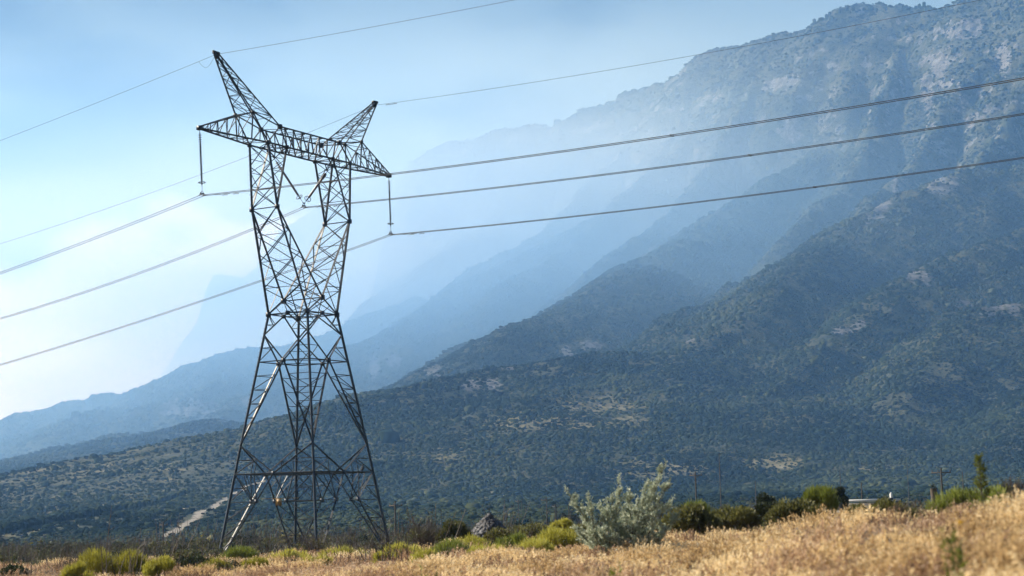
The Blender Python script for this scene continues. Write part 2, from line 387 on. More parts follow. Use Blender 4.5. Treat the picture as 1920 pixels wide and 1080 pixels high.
def far_z(x, y):
    r = np.hypot(x, y); wob = np.clip((r-600)/1500, 0, 1)
    wx = x+wob*26*fbm(x/260, y/260, 3, 21); wy = y+wob*60*fbm(x/300, y/300, 3, 31)
    a = np.arctan2(wx, wy); l = np.log(np.hypot(wx, wy))
    ia = np.clip((a-aa_c[0])/(aa_c[1]-aa_c[0]), 0, len(aa_c)-1.001); il = np.clip((l-lr_c[0])/(lr_c[1]-lr_c[0]), 0, len(lr_c)-1.001)
    i0 = ia.astype(int); j0 = il.astype(int); fa = ia-i0; fl = il-j0
    h = (H_c[i0, j0]*(1-fa)*(1-fl)+H_c[i0+1, j0]*fa*(1-fl)+H_c[i0, j0+1]*(1-fa)*fl+H_c[i0+1, j0+1]*fa*fl)
    h = np.maximum(h, 0)
    dr = D_c[i0, j0]*(1-fa)*(1-fl)+D_c[i0+1, j0]*fa*(1-fl)+D_c[i0, j0+1]*(1-fa)*fl+D_c[i0+1, j0+1]*fa*fl
    calm = .12+.88*sstep(dr/300)
    # gullies run down towards the plain: stretch the noise that way
    ux = x*.84-y*.54; uy = (x*.54+y*.84)*.40
    amp = np.clip(h/500, 0, 1)**.8
    g = ridged(ux/360, uy/340, 4, 41, .40)
    h2 = h+amp*235*(g-.36)*calm+np.clip(h/60, 0, 1)*8*(ridged(ux/95, uy/95, 3, 51)-.6)
    h2 = h2+np.clip(h/330, 0, 1)**.7*62*(ridged(ux/135, uy/200, 4, 47, .48)-.34)*np.clip(calm*1.1-.16, 0, 1)
    # rock ledges on the upper wall
    up = sstep((h2-330)/200)*sstep((fbm(x/500, y/500, 2, 61)+.35)/.5)
    t = (h2+80*fbm(x/420, y/420, 4, 71))/62; fr = t-np.floor(t)
    h2 = h2+up*.22*62*(sstep((fr-.5)/.5+.5)-fr)
    base = base_z(np.arctan2(x, y), r)
    und = fbm(x/90, y/90, 3, 9)*np.clip(r/400, 0, 1)*1.2
    return base+h2*1.0+und, up, g

def grid_faces(na, nr):
    i = np.arange(na-1)[:, None]*nr; j = np.arange(nr-1)[None, :]; b = (i+j).ravel()
    return np.stack([b, b+nr, b+nr+1, b+1], 1)     # (a,r) (a+1,r) (a+1,r+1) (a,r+1): checked to face up
aa = np.linspace(A0, A1, NA); rr = np.exp(np.linspace(math.log(R0), math.log(R1), NR))
Ag, Rg = np.meshgrid(aa, rr, indexing='ij'); XF = Rg*np.sin(Ag); YF = Rg*np.cos(Ag)
ZF, UPM, GUL = far_z(XF, YF)
near_blend = sstep((Rg-380)/120)
ZF = ZF*near_blend+ground_z(XF, YF)*(1-near_blend) - .06*(Rg < 400)
ELEV = ZF/Rg
RUN = np.maximum.accumulate(ELEV, axis=1)
VIS = ELEV >= RUN-.0012
def hit(px, py):
    """where the line of sight px,py first meets the hills: grid indices and point"""
    d = ray(px, py); a = math.atan2(d[0], d[1]); e = d[2]/math.hypot(d[0], d[1])
    i = int(round((a-A0)/(A1-A0)*(NA-1))); i = min(max(i, 0), NA-1); j = int(np.argmax(ELEV[i] >= e))
    if ELEV[i, j] < e: j = NR-1
    return i, j, np.array([XF[i, j], YF[i, j], ZF[i, j]])
dzr = np.gradient(ZF, axis=1)/np.gradient(Rg, axis=1); dza = np.gradient(ZF, axis=0)/(Rg*(aa[1]-aa[0]))
SL = np.hypot(dzr, dza)
HREL = ZF+3.5
rock = sstep((SL-1.0)/.6)*sstep((HREL-60)/80)*.75 + UPM*sstep((SL-.8)/.5)*.3
rock = rock*.55 + .22*sstep((fbm(XF/160, YF/160, 4, 81)-.12)/.3)*sstep((HREL-480)/250)
CLIFFS = [(700,690,14,30),(735,680,20,22),(815,700,22,16),(885,722,26,16),(925,722,22,16),(1062,662,14,16),(1110,650,26,12),(955,690,16,6),(370,772,55,24),(330,770,30,24),(470,760,22,22),(1580,622,26,12),(1610,610,16,10),(1715,520,16,22),(1735,528,18,16),(1860,575,30,26),(1900,570,18,30),(1650,390,26,34),(1690,350,26,30),(1625,410,12,16),(1810,570,20,10),(1770,345,40,28),(1740,180,14,50),(1760,130,16,40),(1820,60,30,24),(1880,110,20,40),(1290,640,20,8)]
for (px, py, wpx, hpx) in CLIFFS:
    i, j, p = hit(px, py); D = math.hypot(p[0], p[1]); sa = wpx/FPX; se = hpx/FPX
    g = np.exp(-((aa[:, None]-aa[i])/sa)**2-((ELEV-ELEV[i, j])/se)**2-((Rg-D)/(D*.07))**2)
    rock = np.maximum(rock, 1.0*g)
dry = .55*sstep((fbm(XF/170, YF/120, 4, 91)-.05)/.5)*sstep((1-HREL/260))
for (px, py, w, h, s) in [(1110,760,110,30,.8),(1000,790,120,24,.75),(1180,790,90,20,.6),(840,860,120,40,.45),(1450,870,70,20,.9),(1280,880,60,14,.8),(1180,870,60,20,.5),(950,930,70,16,.7),(300,960,260,50,.5),(150,900,150,26,.35),(1100,800,60,12,.7),(1700,850,80,14,.4),(1600,880,120,8,.5)]:
    i, j, p = hit(px, py); D = math.hypot(p[0], p[1])
    g = np.exp(-((aa[:, None]-aa[i])/(w/FPX))**2-((ELEV-ELEV[i, j])/(h/FPX))**2-((Rg-D)/(D*.2))**2)
    dry = np.maximum(dry, s*g)
dry = np.maximum(dry, .52*sstep((az_of(540)-Ag)/(az_of(540)-az_of(380)))*(Rg < 1780)*(.6+.8*fbm(XF/60, YF/90, 3, 92)))
track = np.zeros_like(ZF)
def lay_track(pts, half):
    P = [hit(*p)[2] for p in pts]
    for a, b in zip(P[:-1], P[1:]):
        n = max(2, int(np.linalg.norm(b-a)/6))
        for k in range(n):
            c = a+(b-a)*k/n; r = math.hypot(c[0], c[1]); ai = (math.atan2(c[0], c[1])-A0)/(A1-A0)*(NA-1)
            w = 14; i0 = max(0, int(ai)-w); i1 = min(NA, int(ai)+w); jj = int((math.log(r)-math.log(R0))/(math.log(R1)-math.log(R0))*(NR-1)); j0 = max(0, jj-14); j1 = min(NR, jj+14)
            d = np.hypot(XF[i0:i1, j0:j1]-c[0], YF[i0:i1, j0:j1]-c[1])
            track[i0:i1, j0:j1] = np.maximum(track[i0:i1, j0:j1], np.exp(-(d/half)**2))
lay_track([(312,1006),(345,985),(372,968),(395,955),(412,942),(440,925),(462,912),(500,900)], 3.6)
lay_track([(260,957),(300,956),(350,955),(390,957)], 5.5)
lay_track([(290,945),(330,930),(350,926)], 5.5)
lay_track([(0,1022),(40,1021),(80,1019)], 3.0)
hills = mesh_np('hills', np.stack([XF.ravel(), YF.ravel(), ZF.ravel()], 1), grid_faces(NA, NR), M_TERR, None, True,
                {'rock': rock.ravel(), 'dry': dry.ravel(), 'track': track.ravel()})
tag(hills, 'scrub covered mountain range and foothills rising behind the pylon', kind='structure')

def far_massif():
    """the pale massif far up the valley on the left"""
    na, nr = 260, 90; a = np.linspace(az_of(-500), az_of(1000), na); r = np.linspace(7200, 10500, nr)
    A, Rr = np.meshgrid(a, r, indexing='ij'); X = Rr*np.sin(A); Y = Rr*np.cos(A)
    def prof(pts, r0, w):
        az = [az_of(p[0], p[1]) for p in pts]; el = [at_dist(p[0], p[1], 1.0)[2] for p in pts]
        e = np.interp(A+.0012*fbm(X/300, Y/300, 3, 3), az, el)*r0
        return e*np.exp(-((Rr-r0)/w)**2*2.0)*(1+.03*ridged(X/260, Y/260, 4, 8))
    h1 = prof([(-500,980),(60,960),(230,790),(300,700),(370,600),(384,540),(400,516),(430,514),(455,522),(480,500),(520,440),(600,380),(760,320),(1000,300)], 7900, 600)
    h2 = prof([(-500,960),(0,900),(60,800),(140,700),(190,620),(205,590),(216,572),(240,568),(300,566),(400,520),(1000,500)], 9600, 700)
    Z = np.maximum(h1, h2*.0)-20
    o = mesh_np('mountain', np.stack([X.ravel(), Y.ravel(), Z.ravel()], 1), grid_faces(na, nr), M_TERR, None, True,
                {'rock': np.full(X.size, .5), 'dry': np.zeros(X.size), 'track': np.zeros(X.size)})
    tag(o, 'pale far mountains fading into the haze at left', kind='structure')
far_massif()

def near_ground():
    a = np.concatenate([np.linspace(-PI, A0-.1, 40), np.linspace(A0-.09, A1+.09, 420), np.linspace(A1+.1, PI, 40)])
    r = np.concatenate([[.01], np.exp(np.linspace(math.log(1.5), math.log(400), 330)), [430, 600, 1000, 2000, 4000, 8000, 14000]])
    A, Rr = np.meshgrid(a, r, indexing='ij'); X = Rr*np.sin(A); Y = Rr*np.cos(A); Z = ground_z(X, Y)
    Z[Rr > 405] = -26
    m, nt, out = newmat('valley_floor'); b = principled(nt, None, .95, 0, .1); N = nt.nodes; L = nt.links
    geo = N.new('ShaderNodeNewGeometry')
    c1, f1 = noise_mix(nt, [(.06, .05, .03), (.15, .11, .065), (.24, .18, .11)], .35, 8, vec=geo.outputs['Position'])
    c2, f2 = noise_mix(nt, [(.05, .065, .03), (.09, .10, .05), (.16, .14, .09)], .06, 8, vec=geo.outputs['Position'])
    ln = N.new('ShaderNodeVectorMath'); ln.operation = 'LENGTH'; L.new(geo.outputs['Position'], ln.inputs[0])
    mr = N.new('ShaderNodeMapRange'); mr.inputs['From Min'].default_value = 60; mr.inputs['From Max'].default_value = 200; L.new(ln.outputs['Value'], mr.inputs['Value'])
    mx = N.new('ShaderNodeMix'); mx.data_type = 'RGBA'; L.new(mr.outputs[0], mx.inputs[0]); L.new(c1, mx.inputs[6]); L.new(c2, mx.inputs[7])
    L.new(mx.outputs[2], b.inputs['Base Color']); L.new(b.outputs[0], out.inputs['Surface'])
    g = mesh_np('ground', np.stack([X.ravel(), Y.ravel(), Z.ravel()], 1), grid_faces(len(a), len(r)), m, None, True)
    tag(g, 'dry valley floor under the grass and shrubs', kind='structure')
near_ground()

# ------------------------------------------------------------------ instancing for uncountable cover
def instancer(name, pts, rot, scl, src_mesh, label, cat):
    me = bpy.data.meshes.new(name); me.vertices.add(len(pts)); me.vertices.foreach_set('co', np.asarray(pts, np.float32).ravel())
    for k, a in (('rot', rot), ('scl', scl)):
        at = me.attributes.new(k, 'FLOAT_VECTOR', 'POINT'); at.data.foreach_set('vector', np.asarray(a, np.float32).ravel())
    o = link(bpy.data.objects.new(name, me)); tag(o, label, cat, kind='stuff')
    ng = bpy.data.node_groups.new(name+'_scatter', 'GeometryNodeTree')
    ng.interface.new_socket('Geometry', in_out='INPUT', socket_type='NodeSocketGeometry'); ng.interface.new_socket('Geometry', in_out='OUTPUT', socket_type='NodeSocketGeometry')
    N = ng.nodes; L = ng.links; gi = N.new('NodeGroupInput'); go = N.new('NodeGroupOutput')
    io = N.new('GeometryNodeInstanceOnPoints'); oi = N.new('GeometryNodeObjectInfo'); oi.inputs['Object'].default_value = src_mesh; oi.inputs['As Instance'].default_value = True
    ar = N.new('GeometryNodeInputNamedAttribute'); ar.data_type = 'FLOAT_VECTOR'; ar.inputs['Name'].default_value = 'rot'
    asc = N.new('GeometryNodeInputNamedAttribute'); asc.data_type = 'FLOAT_VECTOR'; asc.inputs['Name'].default_value = 'scl'
    L.new(gi.outputs[0], io.inputs['Points']); L.new(oi.outputs['Geometry'], io.inputs['Instance'])
    L.new(ar.outputs['Attribute'], io.inputs['Rotation']); L.new(asc.outputs['Attribute'], io.inputs['Scale']); L.new(io.outputs[0], go.inputs[0])
    md = o.modifiers.new('scatter', 'NODES'); md.node_group = ng
    return o
def unlinked(name, V, F, mat, smooth=False):
    o = mesh_np(name, V, F, mat, None, smooth); COL.objects.unlink(o); return o
def leaf_cloud(n, shell=.35, size=.16, seed=1, flat=.8, lumps=9):
    """a shrub crown: n leaf-clump quads spread through several lobes, base at z=0, about 1 across"""
    g = np.random.default_rng(seed); V = []; F = []
    C = np.stack([g.normal(0, .22, lumps), g.normal(0, .22, lumps), g.uniform(.18, .62, lumps)*flat], 1); Rr = g.uniform(.16, .30, lumps)
    for i in range(n):
        k = g.integers(lumps); d = g.normal(0, 1, 3); d /= np.linalg.norm(d); c = C[k]+d*Rr[k]*g.uniform(1-shell, 1.05); c[2] = max(c[2], .01)
        u = g.normal(0, 1, 3); u -= (u@d)*d*.6; u /= np.linalg.norm(u); w = np.cross(d, u); w /= np.linalg.norm(w); s = size*g.uniform(.5, 1.2)
        b = len(V); V += [c-u*s*.5-w*s*.3, c+u*s*.5-w*s*.3, c+u*s*.45+w*s*.35, c-u*s*.4+w*s*.3]; F.append((b, b+1, b+2, b+3))
    return np.array(V), np.array(F)

M_FARLEAF = leaf_mat('hill_foliage', [(.005, .009, .006), (.011, .018, .011), (.023, .032, .017), (.050, .058, .030)], .0, tone=True, rough=1.0)
def replicate(name, srcs, pts, rz, scl, which, tone, mat, label, cat, smooth=False):
    """one mesh made of many copies of a few small shapes (uncountable cover)"""
    VV = []; FF = {}; TT = []; off = 0
    for q, (V, F) in enumerate(srcs):
        m_ = which == q; n = int(m_.sum())
        if not n: continue
        V = np.asarray(V, np.float32); c, s_ = np.cos(rz[m_])[:, None], np.sin(rz[m_])[:, None]; S = scl[m_]
        X = V[None, :, 0]*S[:, 0:1]; Y = V[None, :, 1]*S[:, 1:2]; Z = V[None, :, 2]*S[:, 2:3]; P = pts[m_]
        W = np.stack([X*c-Y*s_+P[:, 0:1], X*s_+Y*c+P[:, 1:2], Z+P[:, 2:3]], 2).reshape(-1, 3); VV.append(W.astype(np.float32)); TT.append(np.repeat(tone[m_], len(V)))
        for f in (F if isinstance(F, list) else [F]):
            f = np.asarray(f, np.int32); G = (f[None]+(np.arange(n)*len(V)+off)[:, None, None]).reshape(-1, f.shape[1]); FF.setdefault(f.shape[1], []).append(G)
        off += n*len(V)
    o = mesh_np(name, np.concatenate(VV), [np.concatenate(v) for v in FF.values()], mat, None, smooth, {'tone': np.concatenate(TT)})
    return tag(o, label, cat, kind='stuff')
def blob(seg, rings, seed):
    g = np.random.default_rng(seed); V = []; ox, oy = g.normal(0, .06, 2)
    for i in range(rings):
        t = i/rings; rad = .5*math.cos(t*PI/2*.93)**.8*(1.0 if i else .82); z = .78*math.sin(t*PI/2)-.12*(i == 0)
        for k in range(seg):
            a = 2*PI*(k+.5*(i % 2))/seg; q = 1+g.normal(0, .17); V.append((rad*q*math.cos(a)+ox*t, rad*q*math.sin(a)+oy*t, z*(1+g.normal(0, .10))))
    V.append((ox, oy, .78)); F4 = [(i*seg+k, i*seg+(k+1) % seg, (i+1)*seg+(k+1) % seg, (i+1)*seg+k) for i in range(rings-1) for k in range(seg)]; b = (rings-1)*seg
    return np.array(V), [np.array(F4), np.array([(b+k, b+(k+1) % seg, rings*seg) for k in range(seg)])]
def scatter_hills():
    inview = (Ag > az_of(-160)) & (Ag < az_of(2080)) & VIS & (Rg < 5300)
    w = inview.astype(float)*(1-.85*np.clip(rock, 0, 1))*(1-.7*np.clip(dry*1.3, 0, 1))*(1-.97*np.clip(track*2, 0, 1))
    w *= (.35+.65*sstep((fbm(XF/60, YF/60, 3, 101)+.35)/.5))
    w *= np.where(Rg < 900, .7, 1.0)
    HILLD = sstep((az_of(520)-Ag)/(az_of(520)-az_of(400)))*(Rg < 1780)
    w *= 1-.6*HILLD
    p = w.ravel()/w.sum(); n = 380000
    idx = rng.choice(w.size, n, p=p); i = idx//NR; j = idx % NR
    a = aa[i]+rng.uniform(-.5, .5, n)*(aa[1]-aa[0]); r = rr[j]*np.exp(rng.uniform(-.5, .5, n)*(math.log(R1/R0)/(NR-1)))
    z = ZF[i, j]+(dzr[i, j]*(r-rr[j])); pts = np.stack([r*np.sin(a), r*np.cos(a), z-.1], 1)
    base = np.interp(r, [380, 700, 1300, 2200, 4500], [1.0, 1.35, 2.15, 3.2, 5.6])
    s = base*np.exp(rng.normal(0, .42, n)); rot = np.stack([rng.normal(0, .1, n), rng.normal(0, .1, n), rng.uniform(0, 6.28, n)], 1)
    scl = np.stack([s, s, s*rng.uniform(.32, .62, n)], 1)
    # taller trees along the skyline and a dark hedge line on the left hill
    ex = []
    for px in list(range(1440, 1800, 9)):
        py = np.interp(px, [1440, 1480, 1570, 1640, 1700, 1800], [75, 58, 24, 20, 14, -2])+4
        if rng.random() < .6: ex.append((hit(px+rng.uniform(-4, 4), py)[2], rng.uniform(9, 15)))
    for t in np.linspace(0, 1, 260):
        px = 350*t+rng.uniform(-3, 3); py = np.interp(px, [0, 100, 200, 300, 350], [1001, 980, 963, 945, 925])+rng.uniform(-1.5, 1.5); ex.append((hit(px, py)[2], rng.uniform(3.0, 5)))
    pe = np.array([e[0] for e in ex]); se = np.array([e[1] for e in ex])
    pts = np.concatenate([pts, pe]); scl = np.concatenate([scl, np.stack([se*.8, se*.8, se], 1)]); rot = np.concatenate([rot, np.stack([se*0, se*0, rng.uniform(0, 6.28, len(se))], 1)])
    D_ = np.hypot(pts[:, 0], pts[:, 1]); tn = np.clip(.48+.35*rng.normal(0, .5, len(pts))+.95*fbm(pts[:, 0]/170, pts[:, 1]/230, 4, 111), 0, 1)
    rz = rot[:, 2]; nr_ = D_ < 1150
    fine = [blob(8, 3, 20+k) for k in range(5)]; coarse = [blob(6, 2, 40+k) for k in range(6)]
    k = rng.integers(0, 5, len(pts)); replicate('scrub_cover', fine, pts[nr_], rz[nr_], scl[nr_], k[nr_], tn[nr_], M_FARLEAF, 'dark green scrub covering the lower foothills', 'scrub', True)
    fr = ~nr_; k = rng.integers(0, 6, len(pts)); replicate('scrub_cover', coarse, pts[fr], rz[fr], scl[fr], k[fr], tn[fr], M_FARLEAF, 'scrub and low trees covering the high slopes and spurs', 'scrub', True)
scatter_hills()

# ------------------------------------------------------------------ the pylon
Q = dict(D=160.9075, az=-.1185, tz=-3.5108, th=1.0308, b0=5.3694, b1=4.387, zb1=6.825, bA=4.0225, zA=9.3395, b2=2.8553, zb2=16.8347, b3=2.2017, zb3=21.1336, zM=22.5416,
         xk=5.3713, yk=1.4308, zk=30.2203, xo=6.1093, xi=3.4138, yt=1.0473, zc=35.9015, zt=37.6055, xt=4.4395, ytt=1.0772, xn=8.0897, zn=38.2867, yn=.9883, La=13.9638, zl=35.9481, xp=11.7919, zp=43.0)
TP = np.array([Q['D']*math.sin(Q['az']), Q['D']*math.cos(Q['az']), Q['tz']])
eX = np.array([math.cos(Q['th']), math.sin(Q['th']), 0]); eY = np.array([-math.sin(Q['th']), math.cos(Q['th']), 0])
def tw(x, y, z): return TP+eX*x+eY*y+np.array([0, 0, z])
def V3(*a): return np.array(a, float)
def lerp(a, b, t): return a+(b-a)*t
def pylon():
    root = empty('transmission_tower', TP.tolist(), Q['th'])
    tag(root, 'tall dark steel lattice pylon with two horned peaks, carrying the power lines', 'pylon')
    WM, WD, WT = .175, .11, .062      # main legs, diagonals, thin redundants
    def plate(mb, p, s=.42): mb.box(p, (s*.8, s*.8, s), None)
    def zig(mb, a0, a1, b0, b1, n, w, start=0, horiz=True, wh=None):
        """lattice between chord a (a0-a1) and chord b (b0-b1)"""
        for i in range(n):
            t0, t1 = i/n, (i+1)/n
            A0_, A1_, B0_, B1_ = lerp(a0, a1, t0), lerp(a0, a1, t1), lerp(b0, b1, t0), lerp(b0, b1, t1)
            if (i+start) % 2 == 0: mb.angle(A0_, B1_, w)
            else: mb.angle(B0_, A1_, w)
            if horiz and 0 < i: mb.angle(A0_, B0_, wh or w)
    def xbr(mb, a0, a1, b0, b1, n, w):
        for i in range(n):
            t0, t1 = i/n, (i+1)/n
            mb.angle(lerp(a0, a1, t0), lerp(b0, b1, t1), w); mb.angle(lerp(b0, b1, t0)+.04, lerp(a0, a1, t1)+.04, w)
    b0, b1, z1, bA, zA, b2, z2, b3, z3, zM = (Q[k] for k in ('b0', 'b1', 'zb1', 'bA', 'zA', 'b2', 'zb2', 'b3', 'zb3', 'zM'))
    S = [(-1, -1), (1, -1), (1, 1), (-1, 1)]
    ks = (b0-b1)/z1
    zb = -1.3; bb = b0+ks*1.3
    # four legs below the lower belt
    for i, (sx, sy) in enumerate(S):
        m = MB(); C0 = V3(sx*bb, sy*bb, zb); C1 = V3(sx*b1, sy*b1, z1); m.angle(C0, C1, WM+.02)
        for dx, dy in ((1, 0), (0, 1)):
            # diagonal from the foot up to the middle of the belt, on the two faces that meet in this leg
            mid = V3(0 if dx else sx*b1, 0 if dy else sy*b1, z1)
            if dx: mid[1] = sy*b1
            else: mid[0] = sx*b1
            foot = lerp(C0, mid, .02); m.angle(foot, mid, .125)
            zz = [-.3, 1.2, 2.7, 4.35]; prevL = C0
            for q, z in enumerate(zz):
                tl = (z-zb)/(z1-zb); pl = lerp(C0, C1, tl); pd = lerp(foot, mid, tl)
                m.angle(pl, pd, WT); m.angle(prevL, pd, WT+.01); prevL = pl
            tl = (4.35-zb)/(z1-zb); nd = lerp(foot, mid, tl); plate(m, nd, .34)
            # fan above the node: struts to the belt and back to the leg corner
            m.angle(nd, C1, WT+.02); m.angle(nd, lerp(C1, mid, .5), WT+.02); m.angle(nd, lerp(C1, mid, .28), WT)
            hl = lerp(C0, C1, (5.6-zb)/(z1-zb)); fd = lerp(nd, C1, .5); m.angle(hl, fd, WT); m.angle(lerp(C0, C1, tl), fd, WT)
            m.angle(lerp(nd, mid, .5), lerp(C1, mid, .5), WT)
        na = lerp(lerp(C0, V3(0, sy*b1, z1), .02), V3(0, sy*b1, z1), (4.35-zb)/(z1-zb)); nb = lerp(lerp(C0, V3(sx*b1, 0, z1), .02), V3(sx*b1, 0, z1), (4.35-zb)/(z1-zb))
        m.angle(na, nb, WT); m.angle(lerp(na, nb, .5), C1, WT)
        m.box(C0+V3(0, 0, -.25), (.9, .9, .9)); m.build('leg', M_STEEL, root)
    # body from lower belt to waist
    m = MB()
    def corner(z):
        if z <= zA: w = b1+(bA-b1)*(z-z1)/(zA-z1)
        elif z <= z2: w = bA+(b2-bA)*(z-zA)/(z2-zA)
        else: w = b2+(b3-b2)*(z-z2)/(z3-z2)
        return w
    def cp(i, z): sx, sy = S[i % 4]; w = corner(z); return V3(sx*w, sy*w, z)
    def mp(i, z): return (cp(i, z)+cp(i+1, z))/2
    for i in range(4):
        for za, zb_ in ((z1, zA), (zA, z2), (z2, z3)): m.angle(cp(i, za), cp(i, zb_), WM)
        # belts
        for z, w in ((z1, .15), (z2, .11), (z3, .12)):
            m.angle(cp(i, z), cp(i+1, z), w); m.angle(mp(i, z), mp(i+1, z), WT+.02)
            plate(m, mp(i, z), .36)
        plate(m, cp(i, z3), .42)
        m.angle(cp(i, z1), cp(i+2, z1)*V3(0, 0, 1), WT); m.angle(cp(i, z3), V3(0, 0, z3), WT)
        zc2 = 19.25
        for a, b in ((i, i+1), (i+1, i)):
            A_ = lambda z: cp(a, z)
            # corner A down to belt middle
            m.angle(cp(a, zA), mp(i, z1), .14)
            pd = lerp(cp(a, zA), mp(i, z1), .5); m.angle(A_(8.05), pd, WT); m.angle(A_(z1), pd, WT+.01); m.angle(pd, lerp(cp(a, z1), mp(i, z1), .5), WT)
            # corner A up to upper belt middle
            m.angle(cp(a, zA), mp(i, z2), .15)
            n = 5; prev = cp(a, zA)
            for q in range(1, n+1):
                z = zA+(z2-zA)*q/(n+1); pl = A_(z); pd = lerp(cp(a, zA), mp(i, z2), q/(n+1))
                m.angle(pl, pd, WT+.01); 
                if q > 1: m.angle(prev, pd, WT+.01)
                prev = pl
            # diamonds up to the waist
            m.angle(mp(i, z2), A_(zc2), .13); m.angle(A_(zc2), mp(i, z3), .13)
            pd = lerp(mp(i, z2), A_(zc2), .52); m.angle(A_(18.1), pd, WT); m.angle(A_(z2), pd, WT+.01)
            pd = lerp(A_(zc2), mp(i, z3), .48); m.angle(A_(20.2), pd, WT); m.angle(A_(z3), pd, WT+.01)
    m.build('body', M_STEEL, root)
    # forked columns
    xk, yk, zk, xo, xi, yt, zc = (Q[k] for k in ('xk', 'yk', 'zk', 'xo', 'xi', 'yt', 'zc'))
    fork = MB()
    Mf = {sy: V3(0, sy*b3, zM) for sy in (-1, 1)}
    for sy in (-1, 1):
        for sx in (-1, 1): fork.angle(V3(sx*b3, sy*b3, z3), Mf[sy], .14); fork.angle(lerp(V3(sx*b3, sy*b3, z3), Mf[sy], .5), V3(0, sy*b3, z3), WT)
        plate(fork, Mf[sy], .45)
    fork.angle(Mf[-1], Mf[1], .12)
    for sy in (-1, 1): fork.angle(Mf[sy], V3(-b3, 0, z3), WT); fork.angle(Mf[sy], V3(b3, 0, z3), WT)
    fork.build('fork_joint', M_STEEL, root)
    for sx in (-1, 1):
        m = MB(); K = {}; Bo = {}; To = {}; Ti = {}
        for sy in (-1, 1):
            K[sy] = V3(sx*xk, sy*yk, zk); Bo[sy] = V3(sx*b3, sy*b3, z3); To[sy] = V3(sx*xo, sy*yt, zc); Ti[sy] = V3(sx*xi, sy*yt, zc)
            m.angle(Bo[sy], K[sy], WM); m.angle(Mf[sy], K[sy], WM-.02); m.angle(K[sy], To[sy], .16); m.angle(K[sy], Ti[sy], .16)
            plate(m, K[sy], .4)
            zig(m, Bo[sy], lerp(Bo[sy], K[sy], .86), Mf[sy], lerp(Mf[sy], K[sy], .86), 6, WT+.02, 0, False)
            zig(m, lerp(To[sy], K[sy], .0), lerp(To[sy], K[sy], .85), Ti[sy], lerp(Ti[sy], K[sy], .85), 4, WT, 0, True)
        xbr(m, Bo[-1], K[-1], Bo[1], K[1], 4, .09)
        xbr(m, Mf[-1], K[-1], Mf[1], K[1], 4, .08)
        for t in (.25, .5, .75): m.angle(lerp(Bo[-1], K[-1], t), lerp(Bo[1], K[1], t), WT)
        m.angle(K[-1], K[1], .1)
        xbr(m, K[-1], To[-1], K[1], To[1], 3, .09)
        xbr(m, K[-1], Ti[-1], K[1], Ti[1], 3, .07)
        for t in (.33, .66): m.angle(lerp(K[-1], Ti[-1], t), lerp(K[1], Ti[1], t), WT)
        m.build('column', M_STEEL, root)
    # bridge between the columns
    zt, xt, ytt = Q['zt'], Q['xt'], Q['ytt']
    m = MB()
    BL = {s: (V3(-xo, s*yt, zc), V3(xo, s*yt, zc)) for s in (-1, 1)}
    TL = {s: (V3(-xt, s*ytt, zt), V3(xt, s*ytt, zt)) for s in (-1, 1)}
    for s in (-1, 1):
        m.angle(BL[s][0], BL[s][1], .17); m.angle(TL[s][0], TL[s][1], .15)
        m.angle(TL[s][0], BL[s][0], .12); m.angle(TL[s][1], BL[s][1], .12)
        n = 7
        for q in range(n):
            t0, t1, tm = q/n, (q+1)/n, (q+.5)/n; bl0 = V3(-xi, s*yt, zc); bl1 = V3(xi, s*yt, zc)
            a = lerp(bl0, bl1, t0); b = lerp(bl0, bl1, t1)
            c = lerp(TL[s][0], TL[s][1], tm)
            m.angle(a, c, .08); m.angle(c, b, .10)
        for e, sg in ((0, -1), (1, 1)): m.angle(TL[s][e], V3(sg*xi, s*yt, zc), .1)
        for x in (-xo, -xi, xi, xo): plate(m, V3(x, s*yt, zc), .34)
        for e in (0, 1): plate(m, TL[s][e], .4)
    zig(m, BL[-1][0], BL[-1][1], BL[1][0], BL[1][1], 9, .07, 0, True, .06)
    zig(m, TL[-1][0], TL[-1][1], TL[1][0], TL[1][1], 7, .06, 1, True, .06)
    m.angle(V3(-xi, yt, zc), V3(-xi, -yt, zc), .09); m.angle(V3(xi, yt, zc), V3(xi, -yt, zc), .09)
    # hangers that carry the V string
    for sg in (-1, 1):
        h = V3(sg*3.9, 0, 34.95)
        for s in (-1, 1): m.angle(V3(sg*xi, s*yt, zc), h, .08); m.angle(V3(sg*5.0, s*yt, zc), h, .07)
    m.build('bridge', M_STEEL, root)
    xn, zn, yn, La, zl, xp, zp = (Q[k] for k in ('xn', 'zn', 'yn', 'La', 'zl', 'xp', 'zp'))
    for sg in (-1, 1):
        # cross arm
        m = MB(); tip = V3(sg*La, 0, zl)
        for s in (-1, 1):
            o = V3(sg*xo, s*yt, zc); n_ = V3(sg*xn, s*yn, zn); tp = tip+V3(0, s*.12, 0); tq = tip+V3(0, s*.12, .18)
            m.angle(o, tp, .16); m.angle(n_, tq, .11); m.angle(n_, o, .12); m.angle(n_, V3(sg*xt, s*ytt, zt), .12)
            lo = lambda t: lerp(o, tp, t)
            t8 = (xn-xo)/(La-xo); m.angle(n_, lo(t8), .1)
            ps = [t8, .45, .62, .77, .9]
            for a, b in zip(ps[:-1], ps[1:]):
                ua = lerp(n_, tq, (a-t8)/(1-t8)); ub = lerp(n_, tq, (b-t8)/(1-t8)); m.angle(ub, lo(b), WT); m.angle(ua, lo(b), WT+.01)
            m.angle(lerp(o, n_, .5), lo(t8*.5), WT)
        zig(m, V3(sg*xo, -yt, zc), tip-V3(0, .12, 0), V3(sg*xo, yt, zc), tip+V3(0, .12, 0), 7, WT, 0, True, WT)
        zig(m, V3(sg*xn, -yn, zn), tip+V3(0, -.12, .18), V3(sg*xn, yn, zn), tip+V3(0, .12, .18), 5, WT, 1, True, WT)
